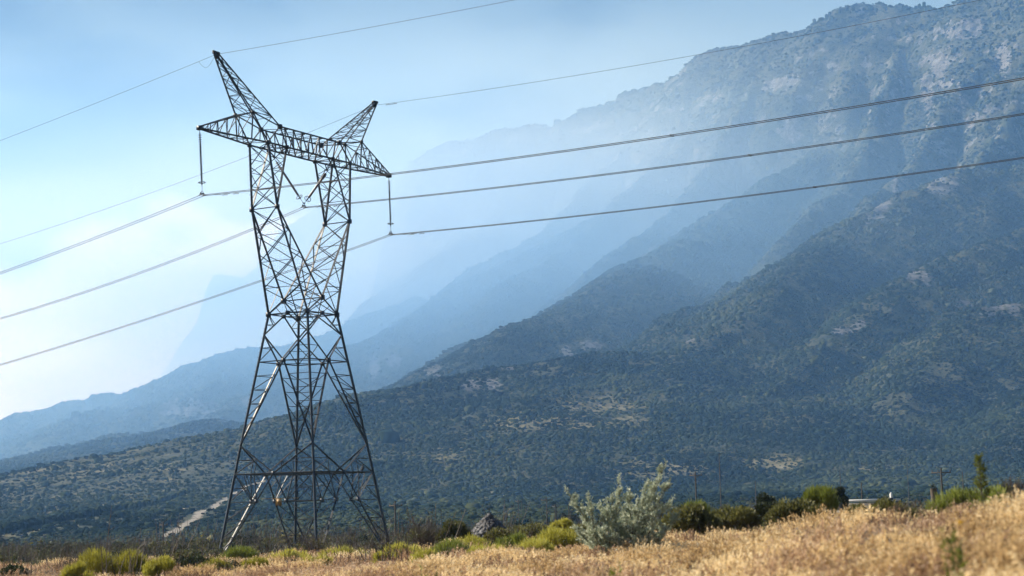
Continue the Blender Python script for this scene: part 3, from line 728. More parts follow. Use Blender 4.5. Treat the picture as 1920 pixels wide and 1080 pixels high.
        m.angle(V3(sg*xn, -yn, zn), V3(sg*xn, yn, zn), .08); m.box(tip+V3(0, 0, .05), (.35, .45, .35))
        m.build('cross_arm', M_STEEL, root)
        # earth wire peak
        m = MB(); pk = V3(sg*xp, 0, zp)
        O = {s: V3(sg*xn, s*yn, zn) for s in (-1, 1)}; I = {s: V3(sg*xt, s*ytt, zt) for s in (-1, 1)}
        E = {s: pk+V3(sg*.14, s*.14, -.15) for s in (-1, 1)}; J = {s: pk+V3(-sg*.14, s*.14, -.1) for s in (-1, 1)}
        for s in (-1, 1):
            m.angle(O[s], E[s], .12); m.angle(I[s], J[s], .12)
            zig(m, O[s], lerp(O[s], E[s], .93), I[s], lerp(I[s], J[s], .93), 6, .065, 0, True, .06)
        zig(m, O[-1], lerp(O[-1], E[-1], .95), O[1], lerp(O[1], E[1], .95), 6, .06, 0, True, .055)
        zig(m, I[-1], lerp(I[-1], J[-1], .95), I[1], lerp(I[1], J[1], .95), 7, .06, 1, True, .055)
        for s in (-1, 1): plate(m, O[s], .3)
        m.box(pk+V3(0, 0, -.02), (.62, .36, .2)); m.box(pk+V3(-sg*.1, 0, -.3), (.35, .3, .4)); m.box(pk+V3(sg*.25, 0, .08), (.35, .12, .12))
        m.build('earth_wire_peak', M_STEEL, root)
    # climbing pegs up the leftmost leg and column
    pl_ = []
    def pegs(a, b):
        n = int(np.linalg.norm(b-a)/.42)
        for q in range(1, n):
            p = lerp(a, b, q/n); d = V3(-.18, .18, 0) if q % 2 else V3(-.2, 0, 0); pl_.append((p, d))
    pegs(V3(-b1, b1, z1), V3(-bA, bA, zA)); pegs(V3(-bA, bA, zA), V3(-b2, b2, z2)); pegs(V3(-b2, b2, z2), V3(-b3, b3, z3)); pegs(V3(-b3, b3, z3), V3(-xk, yk, zk)); pegs(V3(-xk, yk, zk), V3(-xo, yt, zc)); pegs(V3(-xn, yn, zn), V3(-xp-.1, .1, zp))
    m = MB(); m.tube([(0, 0, 0), (-.19, .06, 0)], .013, 4); pg = m.build('climbing_peg', M_STEEL, root)
    for i, (p, d) in enumerate(pl_):
        o = pg
        if i: o = pg.copy(); COL.objects.link(o)
        o.location = p.tolist(); o.rotation_euler = (0, 0, .0 if i % 2 else -.5)
    # warning plate
    m = MB(); c = V3(-3.15, .45, 4.3)
    m.box(c, (.06, .62, .62)); m.angle(V3(-3.35, -1.9, 4.62), V3(-3.35, 2.2, 4.62), .05)
    sgn = m.build('warning_sign', M_SIGN, root)
    m = MB()
    for sd_ in (-1, 1):
        x = c[0]+sd_*.034
        m.box((x, c[1], c[2]+.27), (.004, .58, .03)); m.box((x, c[1], c[2]-.27), (.004, .58, .03)); m.box((x, c[1]+.27, c[2]), (.004, .03, .5)); m.box((x, c[1]-.27, c[2]), (.004, .03, .5))
        m.tube([(x, c[1]+.03, c[2]+.18), (x, c[1]-.05, c[2]+.0), (x, c[1]+.05, c[2]+.0), (x, c[1]-.02, c[2]-.18)], [.02, .028, .028, .006], 4)
    m.build('sign_symbol', M_BLACK, sgn)
    return root
pylon()

# ------------------------------------------------------------------ insulators
def shed(m, p, d, r, th=.05):
    d = d/np.linalg.norm(d); m.tube([p-d*th*.5, p-d*th*.1, p+d*th*.5], [r*.35, r, r*.3], 12)
def string(root, a, b, root_is_v=False):
    """one insulator string from a (top) to b (bottom), with parts"""
    d = b-a; L = np.linalg.norm(d); u = d/L
    m = MB(); m.tube([a, a+u*.2, a+u*.3, a+u*.42], [.022, .022, .05, .045], 6); m.build('upper_link', M_STEEL, root, True)
    m = MB(); m.tube([b-u*.6, b], .022, 6); m.build('lower_link', M_STEEL, root, True)
    m = MB(); p0 = a+u*.4; p1 = b-u*.62; m.tube([p0, p1], .05, 8)
    for q in range(4): shed(m, a+u*(.48+.2*q), u, .17)
    n = int((L-2.0)/.085)
    for q in range(n): shed(m, a+u*(1.25+.085*q), u, .12, .055)
    m.build('insulator_rod', M_INS, root, True)
    m = MB(); c = b-u*.66; e = np.cross(u, V3(0.2, 1, .1)); e /= np.linalg.norm(e); w = np.cross(u, e)
    ring = [c+.30*(math.cos(t)*e+math.sin(t)*w) for t in np.linspace(0, 2*PI, 17)]; m.tube(ring, .032, 6, False)
    for t in (0, PI): m.tube([c+.3*(math.cos(t)*e+math.sin(t)*w), c+u*.08], .018, 5)
    m.tube([c+u*.05, c+u*.2], .06, 8)
    m.build('corona_ring', M_STEEL, root, True)
def yoke(root, c):
    """plate and two clamps holding the twin wires, which sit .22 each side in x"""
    m = MB(); m.box(c+V3(0, 0, .18), (.52, .04, .10)); m.tube([c+V3(0, 0, .42), c+V3(-.24, 0, .18)], .025, 5); m.tube([c+V3(0, 0, .42), c+V3(.24, 0, .18)], .025, 5)
    m.build('yoke_plate', M_STEEL, root)
    for s in (-1, 1):
        m = MB(); m.tube([c+V3(s*.22, -.24, .01), c+V3(s*.22, 0, .04), c+V3(s*.22, .24, -.03)], [.03, .06, .03], 8); m.box(c+V3(s*.22, 0, .1), (.04, .1, .16)); m.build('clamp', M_STEEL, root)
def inroot(name, label, group=None):
    r = empty(name, TP.tolist(), Q['th']); tag(r, label, 'insulator', group); return r
CL = {-1: V3(-Q['La'], -.25, 30.15), 1: V3(Q['La'], -.13, 30.1), 0: V3(0, -.25, 30.95)}
for s, lb in ((-1, 'long dark insulator string hanging from the left arm tip, nearer the camera'), (1, 'long dark insulator string hanging from the right arm tip')):
    r = inroot('insulator_string', lb, 'insulator strings hung from the pylon'); c = CL[s]
    string(r, V3(s*Q['La'], 0, Q['zl']-.1), c+V3(0, 0, .45)); yoke(r, c)
r = inroot('insulator_string', 'V shaped pair of insulators hanging inside the pylon window', 'insulator strings hung from the pylon')
string(r, V3(-3.9, 0, 34.9), CL[0]+V3(-.14, 0, .45)); string(r, V3(3.9, 0, 34.9), CL[0]+V3(.14, 0, .45)); yoke(r, CL[0])
m = MB(); m.box(CL[0]+V3(0, 0, .43), (.36, .05, .08)); m.build('link_plate', M_STEEL, r)

# ------------------------------------------------------------------ wires
def wire_pts(x, y0, z0, aL, bL, aR, bR, lenL=75, lenR=125, n=40):
    P = []
    for t in np.linspace(-lenR, 0, n)[:-1]: P.append(V3(x, y0+t, z0+aR*t+bR*t*t))
    for t in np.linspace(0, lenL, n//2+6): P.append(V3(x, y0+t, z0+aL*t+bL*t*t))
    return P
def damper(root, x, y, z, sl):
    m = MB(); u = V3(0, 1, sl); u /= np.linalg.norm(u); c = V3(x, y, z)
    m.box(c+V3(0, 0, -.05), (.05, .06, .14)); m.tube([c-u*.2+V3(0, 0, -.11), c+u*.2+V3(0, 0, -.11)], .012, 5)
    for s in (-1, 1): m.tube([c+s*u*.14+V3(0, 0, -.11), c+s*u*.26+V3(0, 0, -.12)], [.035, .05], 7)
    m.build('damper', M_STEEL, root)
WIRES = [  # x, y0, z0, left slope, left curve, right slope, right curve, radius, label stem
 (-Q['La'], -.25, 30.15, -.2089, .00090, .0329, .000455, .028, 'from the left arm insulator, highest at right'),
 (0, -.25, 30.95, -.2395, .00137, .0347, .000477, .028, 'from the V shaped insulators, middle at right'),
 (Q['La'], -.13, 30.1, -.2001, .00046, .0256, .00043, .028, 'from the right arm insulator, lowest at right')]
for (x, y0, z0, aL, bL, aR, bR, rad, lb) in WIRES:
    for s in (-1, 1):
        root = empty('power_line', TP.tolist(), Q['th']); nf = 'nearer' if s < 0 else 'farther'
        tag(root, ('upper' if s < 0 else 'lower')+' wire of the pair '+lb.replace('uppermost', 'highest'), 'power line', 'twin conductors carried by the pylon')
        m = MB(); m.tube(wire_pts(x+s*.22, y0, z0, aL, bL, aR, bR), rad, 6, False); m.build('conductor', M_WIRE, root, True)
        f = lambda t: z0+(aL*t+bL*t*t if t > 0 else aR*t+bR*t*t)
        for t in ((-1.9, -2.9) if s < 0 else (-2.3, -3.5)): damper(root, x+s*.22, y0+t, f(t), aR)
    # spacers tie the two wires of a pair
    for t in (-44,):
        m = MB(); p = V3(x, y0+t, z0+aR*t+bR*t*t); m.tube([p+V3(-.22, 0, 0), p+V3(.22, 0, 0)], .02, 6)
        for s in (-1, 1): m.box(p+V3(s*.22, 0, 0), (.07, .12, .09))
        o = m.build('spacer', M_STEEL); o.location = TP.tolist(); o.rotation_euler = (0, 0, Q['th'])
        tag(o, 'small spacer on the pair '+lb, 'wire spacer', 'spacers on the twin wires')
for sg, aL, bL, aR, bR, z0, lb in ((-1, -.1707, .0004, .0223, .0004, 42.85, 'thin earth wire running over the tip of the tall left horn'), (1, -.2084, .00078, .0285, .00057, 42.68, 'thin earth wire running over the tip of the right horn')):
    root = empty('earth_wire', TP.tolist(), Q['th']); tag(root, lb, 'earth wire', 'earth wires on the pylon peaks')
    x = sg*Q['xp']; m = MB(); m.tube(wire_pts(x, 0, z0, aL, bL, aR, bR), .017, 5, False); m.build('conductor', M_WIRE, root, True)
    if sg > 0:
        for t in (-1.6, -2.3): damper(root, x, t, z0+aR*t, aR)
    else:
        m = MB(); m.tube([V3(x, .1+1.9*t, z0-.17*1.9*t-1.1*math.sin(PI*t)*.75) for t in np.linspace(0, 1, 9)], .012, 5, False); m.build('jumper_loop', M_WIRE, root, True)

# ------------------------------------------------------------------ bird on the lower belt
def bird():
    p = lerp(V3(-Q['b1'], -Q['b1'], Q['zb1']), V3(Q['b1'], -Q['b1'], Q['zb1']), .815); c = tw(*p)+V3(0, 0, .08)
    root = empty('bird', c.tolist(), .4); tag(root, 'dark bird of prey perched on the lower belt of the pylon', 'bird')
    def loft(secs, n=12):
        V = []; F = []
        for (x, z, rx, ry) in secs:
            for k in range(n): a = 2*PI*k/n; V.append((x+rx*math.cos(a), ry*math.sin(a), z))
        for i in range(len(secs)-1):
            for k in range(n): F.append((i*n+k, i*n+(k+1) % n, (i+1)*n+(k+1) % n, (i+1)*n+k))
        return np.array(V), np.array(F)
    m = MB(); V, F = loft([(.0, .03, .005, .005), (.0, .05, .07, .06), (.01, .14, .115, .10), (.02, .25, .125, .12), (.03, .36, .11, .12), (.04, .42, .07, .08), (.05, .46, .055, .055), (.06, .51, .065, .06), (.065, .56, .055, .05), (.06, .59, .01, .01)]); m.add(V, F); m.build('body', M_FEATH, root, True)
    m = MB(); m.tube([(.12, 0, .53), (.16, 0, .52), (.175, 0, .49)], [.022, .014, .002], 6); m.build('beak', M_BLACK, root, True)
    m = MB(); m.add([(-.06, -.05, .14), (-.06, .05, .14), (-.17, .055, -.12), (-.17, -.055, -.12), (-.09, -.04, .12), (-.09, .04, .12), (-.19, .05, -.12), (-.19, -.05, -.12)], [(0, 1, 2, 3), (7, 6, 5, 4), (0, 3, 7, 4), (1, 5, 6, 2), (2, 6, 7, 3)]); m.build('tail', M_FEATH, root)
    for s in (-1, 1):
        m = MB(); m.tube([(.05, s*.10, .4), (-.02, s*.125, .25), (-.1, s*.09, .08), (-.15, s*.04, -.02)], [.03, .06, .04, .008], 7); m.build('wing', M_FEATH, root, True)
        m = MB(); m.tube([(.02, s*.04, .07), (.03, s*.04, .0)], .012, 5); m.tube([(.0, s*.04, .0), (.08, s*.04, .005)], .01, 5); m.build('foot', M_BLACK, root, True)
bird()

# ------------------------------------------------------------------ grass
def tuft(n, hmin, hmax, heads, seed, lean=.25, w=.006, spread=.10):
    """one clump of dry grass: curved tapering blades, some stems with a feathery head"""
    g = np.random.default_rng(seed); V = []; F = []
    def strip(p, w0):
        b = len(V); k = len(p)
        for i, q in enumerate(p):
            d = p[min(i+1, k-1)]-p[max(i-1, 0)]; sd = np.cross(d, side); sd = sd/max(np.linalg.norm(sd), 1e-6); ww = w0*(1-.85*i/(k-1))
            V.extend([q-sd*ww*.5, q+sd*ww*.5])
        for i in range(k-1): F.append((b+2*i, b+2*i+1, b+2*i+3, b+2*i+2))
    for i in range(n):
        a = g.uniform(0, 2*PI); side = np.array([math.cos(a+1.3), math.sin(a+1.3), .1]); r0 = spread*math.sqrt(g.uniform()); a0 = g.uniform(0, 2*PI)
        h = g.uniform(hmin, hmax); ln = lean*g.uniform(.2, 1.4); base = np.array([r0*math.cos(a0), r0*math.sin(a0), 0]); out = np.array([math.cos(a), math.sin(a), 0])
        P = [base+out*ln*h*(t**2)+np.array([0, 0, h*(t-.28*ln*t*t)]) for t in (0, .35, .7, 1)]
        strip(P, w)
        if g.uniform() < heads:
            tip = P[-1]; dr = P[-1]-P[-2]; dr /= np.linalg.norm(dr); L = g.uniform(.06, .13)
            for q in range(9):
                c = tip+dr*L*(q/9-.35)+g.normal(0, .006, 3); u = dr*.55+g.normal(0, .5, 3); u /= np.linalg.norm(u); sd = np.cross(u, g.normal(0, 1, 3)); sd /= np.linalg.norm(sd); s = g.uniform(.018, .034)*(1.1-.6*abs(q/9-.4)); b = len(V)
                V.extend([c-sd*s*.25, c+sd*s*.25, c+u*s+sd*s*.16, c+u*s-sd*s*.16]); F.append((b, b+1, b+2, b+3))
    return np.array(V), np.array(F)
G_GOLD = leaf_mat('straw_grass', [(.20, .125, .055), (.50, .345, .165), (.75, .585, .33), (.86, .76, .53)], .5)
G_RED = leaf_mat('russet_grass', [(.11, .065, .04), (.29, .175, .10), (.50, .345, .21), (.72, .57, .40)], .45)
G_GREY = leaf_mat('grey_weeds', [(.035, .028, .024), (.09, .07, .055), (.16, .13, .10), (.32, .27, .21)], .3)
def patch(kinds, nt_, rad, seed):
    g = np.random.default_rng(seed); VV = []; FF = []; off = 0
    for i in range(nt_):
        V, F = kinds[g.integers(len(kinds))]; a = g.uniform(0, 6.28); r0 = rad*math.sqrt(g.uniform()); t = g.uniform(0, 6.28); s_ = g.uniform(.7, 1.15)*(1.1-.25*(r0/rad)**2); c, q = math.cos(a), math.sin(a)
        tx, ty = g.normal(.02, .13), g.normal(.06, .13)
        W = np.stack([(V[:, 0]*c-V[:, 1]*q)*s_+V[:, 2]*tx+r0*math.cos(t), (V[:, 0]*q+V[:, 1]*c)*s_+V[:, 2]*ty+r0*math.sin(t), V[:, 2]*s_], 1); VV.append(W); FF.append(F+off); off += len(V)
    return np.concatenate(VV), np.concatenate(FF)
def grass():
    ta = [tuft(44, .24, .44, .55, 1+k, .42) for k in range(3)]; tb = [tuft(40, .22, .44, .45, 12+k, .35) for k in range(3)]; tc = [tuft(34, .18, .42, .3, 23+k, .5, .007, .14) for k in range(3)]; td = [tuft(50, .18, .36, .75, 34+k, .65, .007, .13) for k in range(3)]
    srcs = [unlinked('grass_source', *patch(t, nn, .75, 50+k), mt) for k, (t, nn, mt) in enumerate([(ta, 46, G_GOLD), (ta, 40, G_GOLD), (td, 50, G_GOLD), (td, 46, G_GOLD), (tb, 44, G_RED), (tb, 48, G_RED), (tb+tc, 42, G_RED), (tc, 44, G_GREY)])]
    P = []
    r = 5.0
    while r < 88:
        st = .62 if r < 30 else .8; da = st/r
        for a in np.arange(az_of(-180), az_of(2100), da): P.append((a+rng.uniform(-.4, .4)*da, r+rng.uniform(-.35, .35)))
        r += .62+r*.012
    P = np.array(P); a, r = P[:, 0], P[:, 1]; rc = np.interp(a, AZ_T, CR_R); keep = (r < rc+6) | (rng.uniform(0, 1, len(r)) < .5); a, r = a[keep], r[keep]
    x = r*np.sin(a); y = r*np.cos(a); n = len(x); z = ground_z(x, y)-.04; cl = fbm(x/1.7, y/1.7, 3, 7); cl2 = fbm(x/5, y/5, 3, 17)
    sc = np.clip(1.0+1.1*cl+.35*cl2, .38, 1.65)
    gold = sstep((a-az_of(300))/(az_of(1400)-az_of(300)))*.40+.20+1.5*cl2+.5*cl
    k = np.where(rng.uniform(0, 1, n) < np.clip(gold, .08, .92), rng.integers(0, 4, n), rng.integers(4, 7, n)); k = np.where(rng.uniform(0, 1, n) < .06+.45*(cl < -.2), 7, k)
    rot = np.stack([rng.normal(0, .10, n), rng.normal(.05, .10, n), rng.uniform(0, 6.28, n)], 1)
    lbs = ['long straw coloured grass covering the near bank', 'tall straw coloured grass on the bank', 'pale gold bushy grass at the front of the bank', 'fluffy seeding grass on the bank', 'russet dry grass growing through the near bank', 'reddish brown grass on the bank', 'mixed russet grass and weeds on the bank', 'grey brown dry weeds among the grass']
    print('grass patches', n)
    for q in range(8):
        m_ = k == q; instancer('dry_grass', np.stack([x, y, z], 1)[m_], rot[m_], np.stack([sc*.1+.95, sc*.1+.95, sc], 1)[m_], srcs[q], lbs[q], 'grass')

grass()

# ------------------------------------------------------------------ shrubs, each a thing of its own
L_YEL = leaf_mat('yellow_green_leaf', [(.12, .11, .02), (.25, .235, .03), (.38, .36, .06), (.46, .43, .10)], .45)
L_GRN = leaf_mat('bright_green_leaf', [(.07, .085, .02), (.15, .18, .03), (.26, .29, .06)], .45)
L_OLV = leaf_mat('olive_leaf', [(.05, .055, .02), (.10, .10, .03), (.18, .17, .05)], .4)
L_DRK = leaf_mat('dark_leaf', [(.015, .022, .010), (.035, .045, .018), (.07, .08, .03)], .25)
L_SIL = leaf_mat('sage_leaf', [(.06, .08, .045), (.15, .185, .11), (.34, .385, .27), (.66, .69, .55)], .35, rough=.45)
L_TWG = leaf_mat('dead_twigs', [(.035, .025, .02), (.07, .05, .035), (.11, .08, .055)], .05)
def quads(C, U, W, sz, asp):
    """leaf quads: centres C, direction U, width direction W"""
    n = len(C); s = sz[:, None]
    V = np.stack([C-W*s*asp*.5, C+W*s*asp*.5, C+U*s+W*s*asp*.22, C+U*s-W*s*asp*.22], 1).reshape(-1, 3)
    return V, np.arange(4*n).reshape(n, 4)
def unit(a): return a/np.maximum(np.linalg.norm(a, axis=1, keepdims=True), 1e-9)
def dome_crown(g, w, d, h, n, size, asp, up, lumps=7):
    """broom-like crown: lobes of upright filaments"""
    C = []; U = []
    cx = g.normal(0, .24*w, lumps); cx[0] = -.30*w; cx[1] = .30*w; cyy = g.normal(0, .2*d, lumps); rr_ = g.uniform(.17, .30, lumps)*w; top = h*(1-.45*np.abs(cx/(.55*w))**1.8)*g.uniform(.85, 1.0, lumps)
    k = g.integers(0, lumps, n); v = g.normal(0, 1, (n, 3)); v[:, 2] = np.abs(v[:, 2]); v = unit(v)
    rad = g.uniform(.45, 1.03, n)**.6
    P = np.stack([cx[k]+v[:, 0]*rr_[k]*rad, cyy[k]+v[:, 1]*rr_[k]*rad, np.maximum(top[k]-rr_[k]*.9, h*.15)+v[:, 2]*rr_[k]*.9*rad-(1-rad)*h*.35], 1)
    P[:, 2] = np.clip(P[:, 2], .03, None)
    U_ = unit(v*.7+np.array([0, 0, up])+g.normal(0, .28, (n, 3))); W_ = unit(np.cross(U_, g.normal(0, 1, (n, 3))))
    return quads(P-U_*size*.5, U_, W_, size*g.uniform(.6, 1.25, n), asp)
def stems_mesh(g, w, d, h, n, rad):
    m = MB()
    for i in range(n):
        b = np.array([g.normal(0, .06*w), g.normal(0, .06*w), -.05]); t = np.array([g.normal(0, .27)*w, g.normal(0, .22)*d, h*g.uniform(.55, .85)]); mid = (b+t)/2+np.array([g.normal(0, .05*w), g.normal(0, .05*w), .08*h])
        m.tube([b, mid, t], [rad, rad*.7, rad*.3], 5)
    return m
def place(px, dist):
    d = ray(px, 950); k = dist/math.hypot(d[0], d[1]); x, y = d[0]*k, d[1]*k; return x, y, float(ground_z(np.array([x]), np.array([y]))[0])
def shrub(kind, px, ytop, wpx, dist, label, sub=None):
    x, y, z = place(px, dist); top = at_dist(px, ytop, dist)[2]; h = max(top-z, .35); big = dist > 41; w = wpx/FPX*dist*(1.18 if big else 1.0); h *= (1.20 if kind == 'broom' else 1.08) if big else 1.0; d = w*.85; sd_ = int(px*7+ytop); g = np.random.default_rng(sd_)
    root = empty('shrub', (x, y, z), g.uniform(-.2, .2)); tag(root, label, 'shrub', 'shrubs behind the grass bank')
    px2m = dist/1772
    if kind == 'broom':
        mat = sub or L_YEL; n = int(np.clip(5200*w*h/1.5, 2600, 9000)); V, F = dome_crown(g, w, d, h, n, max(.13, 2.2*px2m), .11, .9)
    elif kind == 'leafy':
        mat = sub or L_DRK; n = int(np.clip(4200*w*h/1.5, 2400, 8000)); V, F = dome_crown(g, w, d, h, n, max(.075, 1.7*px2m), .6, .35, 10)
    elif kind == 'twig':
        m = MB(); nb = 16
        for i in range(150):
            a = g.uniform(0, 2*PI); r0 = g.uniform(0, .22)*w; b = np.array([r0*math.cos(a), r0*math.sin(a), -.03]); L_ = h*g.uniform(.55, 1.0); s_ = np.array([math.cos(a), math.sin(a), 0])*g.uniform(.0, .3)*w
            p1 = b+s_*.4+np.array([g.normal(0, .03), 0, L_*.5]); p2 = b+s_+np.array([g.normal(0, .05), g.normal(0, .05), L_]); m.tube([b, p1, p2], [.009, .006, .003], 3, False)
            for q in range(4):
                c = p1+(p2-p1)*g.uniform(0, .9); e = c+np.array([g.normal(0, .09), g.normal(0, .09), g.uniform(.08, .2)])*h*.8; m.tube([c, e], [.004, .002], 3, False)
        o = m.build('twigs', L_TWG, root)
        V, F = dome_crown(g, w, d, h*.95, 500, .05, .5, .8); mesh_np('foliage', V, F, sub or L_OLV, root); return root
    mesh_np('foliage', V, F, mat, root); stems_mesh(g, w, d, h, 9, .012+.004*w).build('stems', M_BARK, root); return root
SH = [
 ('broom', 215, 1034, 112, 50, 'rounded yellow green shrub, largest at the left, under the leaning bare stalk', None),
 ('broom', 142, 1064, 50, 44, 'low yellow green shrub just left of the rounded one', None),
 ('broom', 448, 1031, 66, 62, 'fresh green shrub at the left foot of the pylon', L_GRN),
 ('broom', 402, 1052, 50, 52, 'small olive yellow shrub in front of the left pylon foot', None),
 ('broom', 478, 1049, 40, 50, 'small dull yellow shrub right of the fresh green one at the pylon foot', None),
 ('broom', 540, 1034, 64, 58, 'yellow topped shrub between the left and middle legs of the pylon', None),
 ('broom', 645, 1028, 88, 60, 'wide flat yellow shrub between the middle and right legs of the pylon', None),
 ('broom', 752, 1021, 58, 56, 'yellow green shrub just right of the right pylon foot', None),
 ('broom', 722, 1036, 38, 50, 'small ochre green shrub in front of the right pylon foot', None),
 ('broom', 846, 1019, 72, 48, 'bright green mounded shrub left of the rubble heap front', L_GRN),
 ('broom', 880, 1010, 64, 54, 'flat topped yellow green shrub in front of the rubble heap', None),
 ('leafy', 928, 992, 62, 58, 'dark leafy shrub with green tips at the right of the rubble heap', L_OLV),
 ('leafy', 985, 978, 96, 88, 'olive bush behind, between the rubble heap and the silvery bush', L_OLV),
 ('broom', 1043, 994, 82, 46, 'bright yellow flat topped shrub left of the silvery bush', None),
 ('broom', 1000, 1016, 58, 44, 'dull yellow shrub low in the grass left of the bright yellow one', None),
 ('broom', 1052, 978, 40, 70, 'small mustard coloured shrub behind the bright yellow one', None),
 ('twig', 795, 978, 56, 58, 'dark bare brown twiggy shrub right of the pylon', None),
 ('leafy', 850, 977, 48, 66, 'dark olive bush between the bare twiggy shrub and the rubble heap', L_OLV),
 ('leafy', 1290, 948, 92, 42, 'dark green bush touching the right side of the silvery bush', L_OLV),
 ('broom', 1302, 946, 52, 47, 'yellow green shrub on top of the dark hedge right of the silvery bush', L_GRN),
 ('leafy', 1375, 950, 92, 45, 'dark green bush in the middle of the low hedge', L_OLV),
 ('leafy', 1440, 940, 60, 50, 'dark bush at the right end of the low hedge', L_DRK),
 ('leafy', 1490, 928, 108, 40, 'glossy dark green bush with yellow tips left of the pale roof', L_OLV),
 ('broom', 1535, 922, 58, 44, 'light green crest of foliage just left of the pale roof', L_GRN),
 ('leafy', 1437, 926, 34, 95, 'small dark tree like bush far behind the hedge', L_DRK),
 ('leafy', 1572, 915, 30, 105, 'small black green bush behind the pale roof', L_DRK),
 ('leafy', 1612, 936, 60, 36, 'olive bush in front of the pale roof', L_OLV),
 ('leafy', 1662, 929, 60, 36, 'olive bush with reddish stems at the right of the pale roof', L_OLV),
 ('broom', 1785, 914, 96, 34, 'wide bright yellow green shrub left of the pointed sapling', L_GRN),
 ('broom', 1856, 907, 84, 32, 'bright green shrub under the pointed sapling', L_GRN),
 ('broom', 1815, 909, 60, 36, 'bright green shrub between the two wide ones at far right', L_GRN),
 ('twig', 590, 1006, 60, 74, 'thin dead brush standing between the middle legs of the pylon', None),
 ('twig', 700, 1016, 60, 70, 'dead brown brush at the right pylon foot', None),
 ('twig', 415, 1034, 54, 66, 'dark dead brush at the left pylon foot', None),
 ('leafy', 372, 1040, 60, 58, 'dark low bush left of the pylon', L_DRK),
 ('leafy', 345, 1044, 40, 60, 'dark brown green bush at the foot of the cross armed pole', L_DRK),
 ('twig', 1700, 935, 90, 30, 'tangle of dry grey stalks left of the bright green shrubs', None),
 ('twig', 1900, 888, 60, 34, 'tall dark dry stalks at the right edge', None),
 ('broom', 300, 1050, 46, 47, 'small ochre shrub right of the large rounded one', None),
 ('broom', 592, 1040, 50, 48, 'dull yellow green shrub in front of the middle legs of the pylon', None),
 ('broom', 800, 1036, 56, 43, 'olive yellow shrub in the grass left of the bright green mound', None),
 ('broom', 908, 1022, 60, 42, 'mustard shrub in the grass in front of the dark leafy one', None),
 ('broom', 962, 1006, 56, 47, 'fresh yellow shrub in front of the olive bush, beside the rubble heap', L_GRN),
 ('leafy', 1085, 985, 40, 60, 'small olive bush hidden behind the left edge of the silvery bush', L_OLV),
 ('leafy', 1210, 965, 70, 44, 'dark green bush directly behind the silvery bush', L_OLV),
 ('leafy', 30, 1058, 44, 56, 'dark low bush at the left edge', L_DRK),
]
for a in SH: shrub(*a)

def silvery():
    dist = 34; x, y, z = place(1170, dist); g = np.random.default_rng(5); s = dist/FPX
    root = empty('shrub', (x, y, z)); tag(root, 'large silvery green bush with long upward sprays, standing in the grass right of centre', 'shrub')
    br = MB(); C = []; U = []
    H = lambda py: at_dist(1170, py, dist)[2]-z
    tips = [(-98, 912, 0), (-70, 965, .2), (-60, 925, -.3), (-38, 940, .4), (-20, 925, -.2), (-6, 888, .0), (10, 915, .5), (22, 935, -.5), (40, 905, .1), (56, 900, -.2), (72, 866, .0), (66, 890, .3), (78, 900, -.1), (84, 935, .3), (92, 962, -.2), (-84, 985, .3), (-45, 985, -.6), (0, 960, .7), (45, 960, -.7), (70, 985, .5), (-20, 1000, -.6), (30, 1000, .6), (-60, 1000, .1), (60, 1005, -.3), (-30, 950, -.1), (15, 945, .2), (50, 940, .4)]
    def leafs(p, q, n, ln):
        for i in range(n):
            t = g.uniform(0, 1)**.8; c = p+(q-p)*t; d = unit((q-p)[None])[0]; u = unit((d*.6+g.normal(0, .8, 3)+np.array([0, 0, .25]))[None])[0]; C.append(c+g.normal(0, ln, 3)); U.append(u)
    for (dx, py, dy) in tips:
        t = np.array([dx*s*1.12, dy*.8, H(py)]); b = np.array([g.normal(0, .08), g.normal(0, .08), 0]); mid = b+(t-b)*.45+np.array([0, 0, -.05])+g.normal(0, .05, 3)
        br.tube([b, mid, t], [.022, .013, .003], 5); leafs(mid, t, 150, .022)
        for k in range(15):
            f = g.uniform(.18, .93); c = (b+(mid-b)*f/.45) if f < .45 else mid+(t-mid)*(f-.45)/.55
            L_ = (1-f)*.62+.10; e = c+unit((np.array([g.normal(0, .8), g.normal(0, .8), g.uniform(.0, .9)])+(t-b)*.35)[None])[0]*L_*g.uniform(.6, 1.1); br.tube([c, e], [.006, .002], 3, False); leafs(c, e, 46, .016)
    C = np.array(C); U_ = np.array(U); W_ = unit(np.cross(U_, g.normal(0, 1, (len(C), 3))))
    ok = C[:, 2] > .25; V, F = quads(C[ok], U_[ok], W_[ok], g.uniform(.030, .055, ok.sum()), .5)
    mesh_np('foliage', V, F, L_SIL, root); br.build('branches', M_BARK, root)
silvery()

def sapling():
    dist = 29; x, y, z = place(1841, dist); g = np.random.default_rng(8); top = at_dist(1841, 855, dist)[2]-z
    root = empty('sapling', (x, y, z)); tag(root, 'slender bright green pointed sapling rising above the shrubs at far right', 'sapling')
    m = MB(); m.tube([(0, 0, 0), (.01, 0, top*.5), (0, .01, top)], [.018, .012, .003], 5); C = []; U = []
    for i in range(60):
        f = g.uniform(.35, 1)**.9; zz = top*f; L_ = (1-f)*.26*top*.6+.04; a = g.uniform(0, 2*PI); e = np.array([math.cos(a)*L_, math.sin(a)*L_, zz+L_*.8]); m.tube([(0, 0, zz), e], [.004, .002], 3, False)
        for k in range(13): t = g.uniform(.1, 1); C.append(np.array([0, 0, zz])*(1-t)+e*t+g.normal(0, .012, 3)); U.append(g.normal(0, .6, 3)+np.array([math.cos(a), math.sin(a), .7]))
    C = np.array(C); U_ = unit(np.array(U)); W_ = unit(np.cross(U_, g.normal(0, 1, (len(C), 3)))); V, F = quads(C, U_, W_, g.uniform(.03, .055, len(C)), .4)
    mesh_np('foliage', V, F, L_GRN, root); m.build('stem', M_BARK, root)
sapling()
